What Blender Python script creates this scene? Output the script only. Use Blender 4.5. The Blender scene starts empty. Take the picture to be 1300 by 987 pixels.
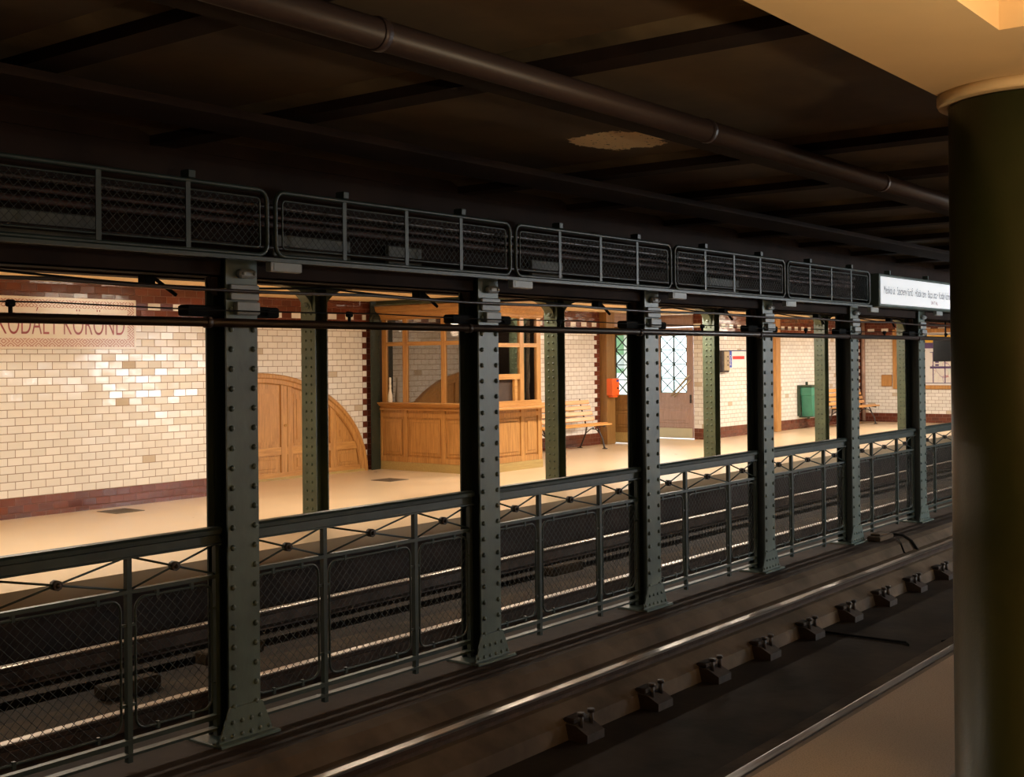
import bpy, math, random
from mathutils import Vector, Matrix
random.seed(7)
PI = math.pi
C = bpy.context.scene.collection
ORD = ['first', 'second', 'third', 'fourth', 'fifth', 'sixth', 'seventh', 'eighth', 'ninth', 'tenth', 'eleventh', 'twelfth',
       'thirteenth', 'fourteenth', 'fifteenth', 'sixteenth', 'seventeenth', 'eighteenth', 'nineteenth']

# ------------------------------------------------------------------ materials
def mat_new(name):
    m = bpy.data.materials.new(name); m.use_nodes = True
    nt = m.node_tree
    return m, nt, nt.nodes['Principled BSDF']

def N(nt, kind, **kw):
    n = nt.nodes.new(kind)
    for k, v in kw.items():
        if k.startswith('i_'): n.inputs[k[2:].replace('_', ' ')].default_value = v
        else: setattr(n, k, v)
    return n

def math_(nt, op, a, b=None, c=None):
    n = nt.nodes.new('ShaderNodeMath'); n.operation = op
    for i, v in enumerate((a, b, c)):
        if v is None: continue
        if isinstance(v, (int, float)): n.inputs[i].default_value = v
        else: nt.links.new(v, n.inputs[i])
    return n.outputs[0]

def mixc(nt, f, a, b):
    n = nt.nodes.new('ShaderNodeMix'); n.data_type = 'RGBA'
    for sock, v in ((n.inputs[0], f), (n.inputs[6], a), (n.inputs[7], b)):
        if isinstance(v, (int, float)): sock.default_value = v
        elif isinstance(v, tuple): sock.default_value = (*v, 1)
        else: nt.links.new(v, sock)
    return n.outputs[2]

def ramp(nt, f, stops):
    n = nt.nodes.new('ShaderNodeValToRGB')
    e = n.color_ramp.elements
    while len(e) < len(stops): e.new(0.5)
    for i, (p, c) in enumerate(stops):
        e[i].position = p; e[i].color = (*c, 1) if len(c) == 3 else c
    nt.links.new(f, n.inputs[0])
    return n.outputs[0]

def noise(nt, scale, detail=4, rough=.55, stretch=None, coord='Object'):
    tc = N(nt, 'ShaderNodeTexCoord')
    mp = N(nt, 'ShaderNodeMapping')
    if stretch: mp.inputs['Scale'].default_value = stretch
    nt.links.new(tc.outputs[coord], mp.inputs[0])
    n = N(nt, 'ShaderNodeTexNoise'); n.inputs['Scale'].default_value = scale
    n.inputs['Detail'].default_value = detail; n.inputs['Roughness'].default_value = rough
    nt.links.new(mp.outputs[0], n.inputs['Vector'])
    return n.outputs[0]

def bump(nt, bsdf, h, strength=.3, dist=.01):
    b = N(nt, 'ShaderNodeBump'); b.inputs['Strength'].default_value = strength
    b.inputs['Distance'].default_value = dist
    nt.links.new(h, b.inputs['Height']); nt.links.new(b.outputs[0], bsdf.inputs['Normal'])

def simple(name, col, rough=.5, metal=0, var=.25, scale=6, bmp=0, spec=.5, col2=None, stretch=None, coat=0):
    m, nt, b = mat_new(name)
    n = noise(nt, scale, stretch=stretch)
    c2 = col2 or tuple(max(0, c * (1 - var)) for c in col)
    c1 = tuple(c * (1 + var * .5) for c in col) if not col2 else col
    nt.links.new(ramp(nt, n, [(.35, c2), (.65, c1)]), b.inputs['Base Color'])
    b.inputs['Roughness'].default_value = rough; b.inputs['Metallic'].default_value = metal
    b.inputs['Specular IOR Level'].default_value = spec
    b.inputs['Coat Weight'].default_value = coat
    if bmp: bump(nt, b, noise(nt, scale * 5, stretch=stretch), bmp, .01)
    return m

def emis(name, col, s, base=None):
    m, nt, b = mat_new(name)
    b.inputs['Base Color'].default_value = (*(base or col), 1)
    b.inputs['Emission Color'].default_value = (*col, 1); b.inputs['Emission Strength'].default_value = s
    return m

def wood(name, c1, c2, axis='z', rough=.38, scale=1.0):
    m, nt, b = mat_new(name)
    st = {'z': (9, 9, .6), 'x': (.6, 9, 9), 'y': (9, .6, 9)}[axis]
    g = noise(nt, 5 * scale, 5, .6, st)
    f = noise(nt, 28 * scale, 3, .6, st)
    big = noise(nt, 1.3, 2, .5)
    s = math_(nt, 'ADD', math_(nt, 'MULTIPLY', g, .7), math_(nt, 'MULTIPLY', f, .3))
    col = ramp(nt, s, [(.33, c2), (.62, c1)])
    col = mixc(nt, math_(nt, 'MULTIPLY', big, .35), col, c2)
    nt.links.new(col, b.inputs['Base Color'])
    b.inputs['Roughness'].default_value = rough
    bump(nt, b, f, .08, .004)
    return m

RH, TW, ZB = .079, .165, .205       # tile row height, tile width, top of the brown skirting tiles

def tile_material():
    """glazed wall tiles: brown skirting, cream field, brown frieze with a chequered row; brown toothed quoins"""
    m, nt, b = mat_new('glazed_tiles')
    L = nt.links
    uv = N(nt, 'ShaderNodeUVMap'); uv.uv_map = 'metres'
    q = N(nt, 'ShaderNodeUVMap'); q.uv_map = 'edges'
    s = N(nt, 'ShaderNodeSeparateXYZ'); L.new(uv.outputs[0], s.inputs[0])
    sq = N(nt, 'ShaderNodeSeparateXYZ'); L.new(q.outputs[0], sq.inputs[0])
    u, v = s.outputs[0], s.outputs[1]
    row = math_(nt, 'FLOOR', math_(nt, 'DIVIDE', math_(nt, 'SUBTRACT', v, ZB), RH))
    odd = math_(nt, 'MODULO', math_(nt, 'ADD', row, 40), 2)
    fv = math_(nt, 'FRACT', math_(nt, 'DIVIDE', math_(nt, 'SUBTRACT', v, ZB - 10 * RH), RH))
    uu = math_(nt, 'ADD', math_(nt, 'DIVIDE', u, TW), math_(nt, 'MULTIPLY', odd, .5))
    fu = math_(nt, 'FRACT', math_(nt, 'ADD', uu, 100)); iu = math_(nt, 'FLOOR', uu)
    # joint mask
    du = math_(nt, 'MULTIPLY', math_(nt, 'MINIMUM', fu, math_(nt, 'SUBTRACT', 1, fu)), TW)
    dv = math_(nt, 'MULTIPLY', math_(nt, 'MINIMUM', fv, math_(nt, 'SUBTRACT', 1, fv)), RH)
    d = math_(nt, 'MINIMUM', du, dv)
    sm = N(nt, 'ShaderNodeMapRange'); sm.inputs[1].default_value = .0022; sm.inputs[2].default_value = .0045
    L.new(d, sm.inputs[0]); tilem = sm.outputs[0]
    # per tile random
    cmb = N(nt, 'ShaderNodeCombineXYZ'); L.new(iu, cmb.inputs[0]); L.new(row, cmb.inputs[1])
    wn = N(nt, 'ShaderNodeTexWhiteNoise'); wn.noise_dimensions = '2D'; L.new(cmb.outputs[0], wn.inputs[0])
    rnd = wn.outputs[0]; rc = wn.outputs[1]
    # brown where
    low = math_(nt, 'LESS_THAN', v, ZB)
    up = math_(nt, 'GREATER_THAN', row, 24.5)            # frieze from about 2.18
    line = math_(nt, 'COMPARE', row, 23, .4)
    chk = math_(nt, 'MULTIPLY', math_(nt, 'COMPARE', row, 24, .4),
                math_(nt, 'GREATER_THAN', math_(nt, 'MODULO', math_(nt, 'ADD', iu, 400), 2), .5))
    # toothed quoin at wall ends
    dist = math_(nt, 'MINIMUM', sq.outputs[0], sq.outputs[1])
    lim = math_(nt, 'ADD', .095, math_(nt, 'MULTIPLY', odd, .085))
    quo = math_(nt, 'LESS_THAN', dist, lim)
    br = math_(nt, 'MAXIMUM', math_(nt, 'MAXIMUM', low, up), math_(nt, 'MAXIMUM', math_(nt, 'MAXIMUM', chk, quo), line))
    cream = mixc(nt, rnd, (.78, .73, .64), (.88, .83, .74))
    old = math_(nt, 'GREATER_THAN', rnd, .985)
    cream = mixc(nt, old, cream, (.60, .49, .35))
    brown = mixc(nt, rnd, (.105, .028, .015), (.165, .044, .023))
    face = mixc(nt, br, cream, brown)
    grout = mixc(nt, br, (.33, .22, .14), (.18, .07, .045))
    col = mixc(nt, tilem, grout, face)
    L.new(col, b.inputs['Base Color'])
    rg = N(nt, 'ShaderNodeMapRange'); rg.inputs[3].default_value = .7; rg.inputs[4].default_value = .16
    L.new(tilem, rg.inputs[0]); L.new(rg.outputs[0], b.inputs['Roughness'])
    b.inputs['Specular IOR Level'].default_value = .55
    # every tile sits at a slightly different tilt
    src = N(nt, 'ShaderNodeSeparateColor'); L.new(rc, src.inputs[0])
    tilt = math_(nt, 'ADD', math_(nt, 'MULTIPLY', math_(nt, 'SUBTRACT', src.outputs[0], .5), fu),
                 math_(nt, 'MULTIPLY', math_(nt, 'SUBTRACT', src.outputs[1], .5), fv))
    wav = noise(nt, 14, 2, .5)
    h = math_(nt, 'ADD', math_(nt, 'MULTIPLY', tilt, 1.7), math_(nt, 'ADD', math_(nt, 'MULTIPLY', wav, .4), math_(nt, 'MULTIPLY', tilem, .5)))
    bump(nt, b, h, .8, .005)
    return m

def ornament_material():
    m, nt, b = mat_new('ornament_border')
    tc = N(nt, 'ShaderNodeTexCoord'); s = N(nt, 'ShaderNodeSeparateXYZ'); nt.links.new(tc.outputs['Object'], s.inputs[0])
    def tri(x, p): return math_(nt, 'ABSOLUTE', math_(nt, 'SUBTRACT', math_(nt, 'FRACT', math_(nt, 'ADD', math_(nt, 'DIVIDE', x, p), 50)), .5))
    t = math_(nt, 'ADD', tri(s.outputs[0], .15), math_(nt, 'MULTIPLY', tri(s.outputs[2], .09), .8))
    w = math_(nt, 'SINE', math_(nt, 'MULTIPLY', t, 26))
    col = ramp(nt, math_(nt, 'MULTIPLY_ADD', w, .5, .5), [(.4, (.50, .27, .20)), (.65, (.76, .63, .51))])
    nt.links.new(col, b.inputs['Base Color']); b.inputs['Roughness'].default_value = .22
    return m

def floor_material(name, c1, c2, rough, fleck=0):
    m, nt, b = mat_new(name)
    n = noise(nt, 1.6, 5, .6); f = noise(nt, 160, 2, .7)
    col = ramp(nt, n, [(.3, c2), (.7, c1)])
    if fleck:
        col = mixc(nt, math_(nt, 'MULTIPLY', math_(nt, 'GREATER_THAN', f, .56), fleck), col, tuple(c * .45 for c in c1))
    nt.links.new(col, b.inputs['Base Color'])
    r = N(nt, 'ShaderNodeMapRange'); r.inputs[3].default_value = rough - .08; r.inputs[4].default_value = rough + .1
    nt.links.new(n, r.inputs[0]); nt.links.new(r.outputs[0], b.inputs['Roughness'])
    bump(nt, b, f, .06, .003)
    return m

def track_ceiling_material():
    """sooty brown plaster with a patch where the paint has come off (about x 5.5, y 3.5)"""
    m, nt, b = mat_new('sooty_plaster')
    L = nt.links
    n = noise(nt, .9, 6, .65)
    base = ramp(nt, n, [(.3, (.045, .026, .016)), (.7, (.13, .085, .038))])
    g = N(nt, 'ShaderNodeNewGeometry'); s = N(nt, 'ShaderNodeSeparateXYZ'); L.new(g.outputs['Position'], s.inputs[0])
    a = math_(nt, 'DIVIDE', math_(nt, 'SUBTRACT', s.outputs[0], 5.17), .27)
    c = math_(nt, 'DIVIDE', math_(nt, 'SUBTRACT', s.outputs[1], 3.27), .25)
    r = math_(nt, 'SQRT', math_(nt, 'ADD', math_(nt, 'MULTIPLY', a, a), math_(nt, 'MULTIPLY', c, c)))
    w = noise(nt, 7, 6, .7)
    rr = math_(nt, 'ADD', r, math_(nt, 'MULTIPLY', math_(nt, 'SUBTRACT', w, .5), 1.6))
    mask = math_(nt, 'LESS_THAN', rr, .95)
    sp = math_(nt, 'GREATER_THAN', noise(nt, 38, 3, .6), .36)
    mask = math_(nt, 'MULTIPLY', mask, sp)
    L.new(mixc(nt, mask, base, (1.0, .76, .46)), b.inputs['Base Color'])
    b.inputs['Roughness'].default_value = .75
    bump(nt, b, n, .2, .02)
    return m

def map_material():
    m, nt, b = mat_new('printed_map')
    tc = N(nt, 'ShaderNodeTexCoord'); s = N(nt, 'ShaderNodeSeparateXYZ'); nt.links.new(tc.outputs['Object'], s.inputs[0])
    n = noise(nt, 5, 4, .6)
    col = ramp(nt, n, [(.40, (.72, .66, .60)), (.52, (.80, .76, .68)), (.60, (.66, .70, .60))])
    for p, cc in ((2.3, (.35, .25, .35)), (3.6, (.55, .30, .28))):
        l = math_(nt, 'LESS_THAN', math_(nt, 'ABSOLUTE', math_(nt, 'SUBTRACT', noise(nt, p, 2, .4), .5)), .006)
        col = mixc(nt, l, col, cc)
    nt.links.new(col, b.inputs['Base Color']); b.inputs['Roughness'].default_value = .3
    return m

def booth_glass():
    m, nt, b = mat_new('booth_glass')
    nt.nodes.remove(b)
    out = nt.nodes['Material Output']
    gl = N(nt, 'ShaderNodeBsdfGlossy'); gl.inputs['Roughness'].default_value = .02; gl.inputs['Color'].default_value = (.9, .9, .9, 1)
    tr = N(nt, 'ShaderNodeBsdfTransparent'); tr.inputs['Color'].default_value = (.75, .72, .68, 1)
    fr = N(nt, 'ShaderNodeFresnel'); fr.inputs[0].default_value = 1.5
    f = math_(nt, 'MINIMUM', math_(nt, 'ADD', fr.outputs[0], .19), .45)
    mx = N(nt, 'ShaderNodeMixShader')
    nt.links.new(f, mx.inputs[0]); nt.links.new(tr.outputs[0], mx.inputs[1]); nt.links.new(gl.outputs[0], mx.inputs[2])
    nt.links.new(mx.outputs[0], out.inputs[0])
    return m

def clear_glass():
    m, nt, b = mat_new('leaded_glass')
    nt.nodes.remove(b)
    out = nt.nodes['Material Output']
    gl = N(nt, 'ShaderNodeBsdfGlossy'); gl.inputs['Roughness'].default_value = .05
    tr = N(nt, 'ShaderNodeBsdfTransparent'); tr.inputs['Color'].default_value = (.88, .94, .92, 1)
    fr = N(nt, 'ShaderNodeFresnel'); fr.inputs[0].default_value = 1.45
    mx = N(nt, 'ShaderNodeMixShader')
    nt.links.new(fr.outputs[0], mx.inputs[0]); nt.links.new(tr.outputs[0], mx.inputs[1]); nt.links.new(gl.outputs[0], mx.inputs[2])
    nt.links.new(mx.outputs[0], out.inputs[0])
    return m

M = {}
M['tile'] = tile_material()
M['orn'] = ornament_material()
M['signface'] = simple('sign_tiles', (.82, .73, .60), .2, var=.06, scale=3)
M['sigtext'] = simple('sign_letters', (.30, .035, .03), .3, var=.1)
M['floor'] = floor_material('platform_floor', (.64, .48, .30), (.56, .41, .25), .30)
M['floor_near'] = floor_material('speckled_floor', (.37, .30, .235), (.31, .25, .195), .6, .55)
M['plaster'] = simple('cream_plaster', (.70, .49, .25), .7, var=.07, scale=1.5)
M['plasterfar'] = simple('light_cream_plaster', (.86, .64, .36), .7, var=.05, scale=1.5)
M['soot'] = track_ceiling_material()
M['sootbeam'] = simple('brown_painted_steel', (.022, .013, .010), .8, var=.35, scale=3, bmp=.1, spec=.12)
M['haunch'] = simple('lit_plaster_edge', (.11, .078, .040), .8, var=.6, scale=2.5)  # paler colour carries the light caught along the sloped edge
M['purl'] = simple('dusty_brown_steel', (.050, .034, .034), .42, var=.3, scale=2.5, bmp=.08, stretch=(.3, 2, 2), spec=.35)
M['iron'] = simple('green_grey_paint', (.098, .135, .124), .42, var=.3, scale=5, bmp=.12, stretch=(1, 1, .5))
M['ironshade'] = simple('shaded_green_grey_paint', (.030, .046, .040), .45, var=.3, scale=5, bmp=.12, stretch=(1, 1, .5))  # column paint darkened, so fence and guards carry their shade in the colour
M['ironB'] = simple('green_paint', (.068, .086, .046), .42, var=.25, scale=5, bmp=.12)
M['irondark'] = simple('blackened_green_paint', (.022, .030, .018), .45, var=.25, scale=5, bmp=.12)
M['wire'] = simple('dark_wire', (.022, .028, .024), .5, var=.2)
M['brown'] = simple('brown_pipe', (.040, .026, .022), .38, var=.3)
M['cablered'] = simple('red_brown_cable', (.05, .022, .018), .6, var=.5, scale=4)
M['black'] = simple('black_rubber', (.008, .008, .008), .8, var=.2, spec=.12)
M['bolt'] = simple('rusty_iron', (.045, .032, .026), .55, var=.4, scale=20)
M['rail'] = simple('polished_rail', (.42, .37, .32), .34, metal=1, var=.3, scale=2, stretch=(.3, 20, 20))
M['railside'] = simple('rusty_rail', (.075, .048, .034), .45, metal=.3, var=.4, scale=9, bmp=.2)
M['conc'] = simple('track_concrete', (.026, .018, .012), .8, var=.45, scale=2.2, bmp=.3, spec=.12)
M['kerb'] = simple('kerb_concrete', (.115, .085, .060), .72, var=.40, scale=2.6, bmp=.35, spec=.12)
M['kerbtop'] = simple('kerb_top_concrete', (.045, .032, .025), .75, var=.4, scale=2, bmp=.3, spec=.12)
M['bed'] = simple('track_bed', (.050, .034, .020), .85, var=.5, scale=3, bmp=.4, spec=.12)
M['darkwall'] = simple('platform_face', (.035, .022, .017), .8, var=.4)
M['oak'] = wood('oak', (.62, .32, .092), (.34, .15, .04))
M['oakh'] = wood('oak_grain_along', (.66, .35, .10), (.39, .17, .045), 'x')
M['oaky'] = wood('oak_grain_across', (.64, .34, .10), (.37, .16, .045), 'y')
M['oaklight'] = wood('oak_plinth', (.50, .36, .13), (.38, .25, .08), 'x')
M['slat'] = wood('bench_slat', (.80, .42, .13), (.58, .25, .06), 'x', .3)
M['doorwood'] = wood('grey_brown_door', (.46, .31, .25), (.32, .20, .155))
M['doordark'] = wood('dark_oak_door', (.36, .19, .055), (.20, .095, .025))
M['kick'] = simple('pale_kickplate', (.55, .50, .33), .3, var=.1, scale=2)
M['brass'] = simple('brass', (.75, .52, .2), .25, metal=1, var=.1)
M['inner'] = simple('booth_inside', (.06, .035, .022), .8, var=.3)
M['cloth'] = simple('cream_cloth', (.75, .66, .52), .8, var=.15, scale=12)
M['bglass'] = booth_glass()
M['glass'] = clear_glass()
M['lead'] = simple('lead_came', (.05, .09, .09), .5, var=.1)
M['orange'] = simple('orange_enamel', (.85, .14, .02), .35, var=.06)
M['blue'] = simple('blue_print', (.03, .08, .45), .4, var=.05)
M['navy'] = simple('navy_print', (.05, .05, .12), .4, var=.05)
M['red'] = simple('red_print', (.75, .04, .03), .4, var=.05)
M['white'] = simple('white_enamel', (.78, .75, .70), .35, var=.04)
M['beige'] = simple('beige_casing', (.42, .32, .19), .45, var=.2, scale=10)
M['bin'] = simple('green_enamel', (.06, .26, .17), .35, var=.12)
M['binrim'] = simple('dark_green_rim', (.035, .06, .035), .4, var=.2)
M['greybox'] = simple('grey_junction_box', (.28, .31, .32), .45, var=.12)
M['greydim'] = simple('dusty_grey_tray', (.10, .11, .10), .6, var=.3)
M['map'] = map_material()
M['yellow'] = simple('yellow_print', (.80, .48, .05), .4, var=.05)
M['purple'] = simple('purple_print', (.09, .05, .16), .4, var=.05)
M['steelstrip'] = simple('worn_steel_edge', (.13, .10, .075), .6, metal=0, var=.4, scale=4)
M['corr_white'] = simple('corridor_white', (.80, .82, .82), .6, var=.04)
M['corr_grey'] = simple('corridor_grey', (.36, .38, .38), .6, var=.1)
M['corr_green'] = simple('corridor_green', (.13, .25, .13), .5, var=.1)
M['tube'] = emis('lamp_tube', (1, .86, .66), 55)
M['lamp_body'] = simple('lamp_housing', (.7, .66, .58), .4, var=.05)
M['lightbox'] = emis('lit_panel', (.86, .93, 1.0), .42, (.8, .8, .8))
M['greytext'] = simple('grey_letters', (.10, .10, .13), .5, var=.05)
M['grate'] = simple('floor_grate', (.12, .09, .06), .5, var=.3)

def pillar_material():
    m, nt, b = mat_new('pillar_gloss_green')
    n = noise(nt, 1.4, 4, .6)
    nt.links.new(ramp(nt, n, [(.3, (.020, .028, .008)), (.7, (.036, .042, .014))]), b.inputs['Base Color'])
    b.inputs['Roughness'].default_value = .36
    bump(nt, b, noise(nt, 90, 3, .6), .15, .004)
    return m
M['pillar'] = pillar_material()

# ------------------------------------------------------------------ mesh builder
class MB:
    def __init__(s): s.v = []; s.f = []; s.sm = []
    def add(s, vs, fs, smooth=False):
        o = len(s.v); s.v += [tuple(p) for p in vs]
        s.f += [tuple(o + i for i in f) for f in fs]; s.sm += [smooth] * len(fs)
        return s
    def box(s, x0, x1, y0, y1, z0, z1):
        vs = [(x, y, z) for x in (x0, x1) for y in (y0, y1) for z in (z0, z1)]
        return s.add(vs, [(0, 1, 3, 2), (4, 6, 7, 5), (0, 4, 5, 1), (2, 3, 7, 6), (0, 2, 6, 4), (1, 5, 7, 3)])
    def bbox(s, x0, x1, y0, y1, z0, z1, b):
        """box with chamfered edges"""
        vs = []; 
        def ring(z, i): return [(x0 + i, y0 + b, z), (x0 + b, y0 + i, z)] if 0 else None
        lay = [(z0, b), (z0 + b, 0), (z1 - b, 0), (z1, b)]
        for z, i in lay:
            X0, X1, Y0, Y1 = x0 + i, x1 - i, y0 + i, y1 - i
            c = b * .6
            vs += [(X0 + c, Y0, z), (X1 - c, Y0, z), (X1, Y0 + c, z), (X1, Y1 - c, z), (X1 - c, Y1, z), (X0 + c, Y1, z), (X0, Y1 - c, z), (X0, Y0 + c, z)]
        fs = [tuple(range(7, -1, -1)), tuple(range(24, 32))]
        for l in range(3):
            for k in range(8):
                a = l * 8 + k; b_ = l * 8 + (k + 1) % 8
                fs.append((a, b_, b_ + 8, a + 8))
        return s.add(vs, fs)
    def cyl(s, p0, p1, r, n=10, r1=None, cap=True, smooth=True):
        p0 = Vector(p0); p1 = Vector(p1); d = (p1 - p0).normalized()
        a = d.orthogonal().normalized(); b = d.cross(a); r1 = r if r1 is None else r1
        vs = []
        for p, rr in ((p0, r), (p1, r1)):
            for k in range(n):
                t = 2 * PI * k / n; vs.append(p + a * math.cos(t) * rr + b * math.sin(t) * rr)
        s.add(vs, [(k, (k + 1) % n, n + (k + 1) % n, n + k) for k in range(n)], smooth)
        if cap:
            o = len(s.v) - 2 * n
            s.f += [tuple(o + k for k in range(n - 1, -1, -1)), tuple(o + n + k for k in range(n))]; s.sm += [False, False]
        return s
    def tube(s, pts, r, n=8, closed=False, smooth=True):
        pts = [Vector(p) for p in pts]; m = len(pts); vs = []
        ref = None
        for i, p in enumerate(pts):
            if closed: d = (pts[(i + 1) % m] - pts[i - 1]).normalized()
            else: d = (pts[min(i + 1, m - 1)] - pts[max(i - 1, 0)]).normalized()
            if ref is None or abs(ref.dot(d)) > .999: ref = d.orthogonal().normalized()
            a = (ref - d * ref.dot(d)).normalized(); ref = a; b = d.cross(a)
            rr = r[i] if isinstance(r, (list, tuple)) else r
            for k in range(n):
                t = 2 * PI * k / n; vs.append(p + a * math.cos(t) * rr + b * math.sin(t) * rr)
        fs = []
        for i in range(m if closed else m - 1):
            j = (i + 1) % m
            for k in range(n):
                k2 = (k + 1) % n; fs.append((i * n + k, i * n + k2, j * n + k2, j * n + k))
        s.add(vs, fs, smooth)
        if not closed:
            o = len(s.v) - m * n
            s.f += [tuple(o + k for k in range(n - 1, -1, -1)), tuple(o + (m - 1) * n + k for k in range(n))]; s.sm += [False, False]
        return s
    def prism(s, poly, axis, a, b):
        """extrude a 2-D polygon: axis 'x' poly=(y,z), 'y' poly=(x,z), 'z' poly=(x,y)"""
        def P(p, t): return {'x': (t, p[0], p[1]), 'y': (p[0], t, p[1]), 'z': (p[0], p[1], t)}[axis]
        n = len(poly)
        vs = [P(p, a) for p in poly] + [P(p, b) for p in poly]
        fs = [tuple(range(n - 1, -1, -1)), tuple(range(n, 2 * n))] + [(k, (k + 1) % n, n + (k + 1) % n, n + k) for k in range(n)]
        return s.add(vs, fs)
    def rivet(s, c, nrm, r=.011, h=.009):
        c = Vector(c); d = Vector(nrm).normalized(); a = d.orthogonal().normalized(); b = d.cross(a); n = 8; vs = []
        for rr, hh in ((1, 0), (.92, .45), (.55, .85)):
            for k in range(n):
                t = 2 * PI * k / n; vs.append(c + (a * math.cos(t) + b * math.sin(t)) * r * rr + d * h * hh)
        vs.append(c + d * h)
        fs = []
        for l in range(2):
            for k in range(n): fs.append((l * n + k, l * n + (k + 1) % n, (l + 1) * n + (k + 1) % n, (l + 1) * n + k))
        for k in range(n): fs.append((2 * n + k, 2 * n + (k + 1) % n, 3 * n))
        return s.add(vs, fs, True)
    def lathe(s, prof, c=(0, 0, 0), n=16, smooth=True):
        vs = []; m = len(prof)
        for r, z in prof:
            for k in range(n):
                t = 2 * PI * k / n; vs.append((c[0] + r * math.cos(t), c[1] + r * math.sin(t), c[2] + z))
        fs = [(i * n + k, i * n + (k + 1) % n, (i + 1) * n + (k + 1) % n, (i + 1) * n + k) for i in range(m - 1) for k in range(n)]
        s.add(vs, fs, smooth)
        o = len(s.v) - m * n
        s.f += [tuple(o + k for k in range(n - 1, -1, -1)), tuple(o + (m - 1) * n + k for k in range(n))]; s.sm += [False, False]
        return s
    def move(s, dx=0, dy=0, dz=0): s.v = [(x + dx, y + dy, z + dz) for x, y, z in s.v]; return s
    def build(s, name, mat, parent=None, loc=(0, 0, 0)):
        me = bpy.data.meshes.new(name); me.from_pydata(s.v, [], s.f)
        me.polygons.foreach_set('use_smooth', s.sm)
        import bmesh
        bm = bmesh.new(); bm.from_mesh(me); bmesh.ops.recalc_face_normals(bm, faces=bm.faces); bm.to_mesh(me); bm.free()
        me.materials.append(M[mat] if isinstance(mat, str) else mat)
        o = bpy.data.objects.new(name, me); C.objects.link(o); o.location = loc
        if parent: o.parent = parent
        return o

def tag(o, label, cat, group=None, kind=None):
    o['label'] = label; o['category'] = cat
    if group: o['group'] = group
    if kind: o['kind'] = kind
    return o

def thing(name, label, cat, loc=(0, 0, 0), group=None, rz=0):
    o = bpy.data.objects.new(name, None); C.objects.link(o); o.location = loc; o.rotation_euler = (0, 0, rz)
    o.empty_display_size = .1
    return tag(o, label, cat, group)

def struct(o): o['kind'] = 'structure'; return o

def dup(o, parent=None):
    c = o.copy(); C.objects.link(c); c.parent = parent
    for ch in list(o.children): dup(ch, c)
    return c

def copies(proto, locs, labels):
    out = []
    for i, l in enumerate(locs):
        o = proto if i == 0 else dup(proto)
        o.location = l; o['label'] = labels[i]; out.append(o)
    return out

def text_mesh(s, size, mat, parent, loc, rot, sx=1.0, extrude=.001, align='LEFT', name='lettering', bold=0):
    cu = bpy.data.curves.new('t', 'FONT'); cu.body = s; cu.size = size; cu.extrude = extrude; cu.align_x = align; cu.offset = bold
    t = bpy.data.objects.new('t', cu); C.objects.link(t)
    bpy.context.view_layer.update()
    dg = bpy.context.evaluated_depsgraph_get()
    me = bpy.data.meshes.new_from_object(t.evaluated_get(dg))
    bpy.data.objects.remove(t); bpy.data.curves.remove(cu)
    me.name = name; me.materials.clear(); me.materials.append(M[mat])
    for v in me.vertices: v.co.x *= sx
    o = bpy.data.objects.new(name, me); C.objects.link(o)
    o.location = loc; o.rotation_euler = rot; o.parent = parent
    return o

FACE_CAM = (PI / 2, 0, 0)       # text facing -y, reading along +x

# ------------------------------------------------------------------ the setting
ZR = -.36                         # rail top
def wall(name, a, b, th, z0, z1, qr=False, ql=False):
    """tiled wall from a to b (plan), body of thickness th on its left hand side"""
    a = Vector(a); b = Vector(b); d = (b - a); L = d.length; d.normalize(); n = Vector((-d.y, d.x))
    vs = [(*(a + d * t + n * w), z) for t in (0, L) for w in (0, th) for z in (z0, z1)]
    fs = [(0, 4, 5, 1), (2, 3, 7, 6), (0, 1, 3, 2), (4, 6, 7, 5), (1, 5, 7, 3), (0, 2, 6, 4)]
    me = bpy.data.meshes.new(name); me.from_pydata(vs, [], fs)
    u1 = me.uv_layers.new(name='metres'); u2 = me.uv_layers.new(name='edges')
    for i, lp in enumerate(me.loops):
        co = me.vertices[lp.vertex_index].co; p = Vector((co.x, co.y)) - a
        t = p.dot(d) + p.dot(n)
        u1.data[i].uv = (t, co.z)
        u2.data[i].uv = ((L - t) if qr else 99, t if ql else 99)
    me.materials.append(M['tile'])
    o = bpy.data.objects.new(name, me); C.objects.link(o)
    return struct(o)

ZC = 2.365   # platform ceilings
wall('wall_left', (-3, 11.3), (9.1, 11.3), .3, 0, ZC)
wall('wall_back', (9.1, 12.15), (12.575, 12.15), .2, 0, ZC, qr=True)
wall('wall_back', (12.575, 12.15), (18.43, 12.15), .2, 0, ZC, qr=True)
wall('wall_right', (20.45, 11.13), (28.1, 11.13), .2, 0, ZC, qr=True)
wall('wall_right', (20.435, 11.36), (20.435, 11.13), .0149, 0, ZC)
wall('wall_end', (28.1, 11.3), (28.1, 7.0), .2, 0, ZC, ql=True)
struct(MB().box(8.8, 9.1, 11.6, 12.35, 0, ZC).build('wall_left', 'plaster'))
# corridor behind the doors
struct(MB().box(18.46, 18.66, 12.35, 14.6, 0, ZC).build('wall_corridor', 'corr_white'))
for z0, z1, mm in ((0, 1.22, 'corr_white'), (1.22, 1.32, 'corr_green'), (1.32, 1.62, 'corr_grey'), (1.62, ZC, 'corr_green')):
    struct(MB().box(18.66, 23.0, 14.4, 14.6, z0, z1).build('wall_corridor', mm))
struct(MB().box(22.8, 23.0, 11.33, 14.4, 0, ZC).build('wall_corridor', 'corr_white'))
struct(MB().box(20.46, 22.8, 11.33, 11.36, 0, ZC).build('wall_corridor', 'corr_white'))

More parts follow.
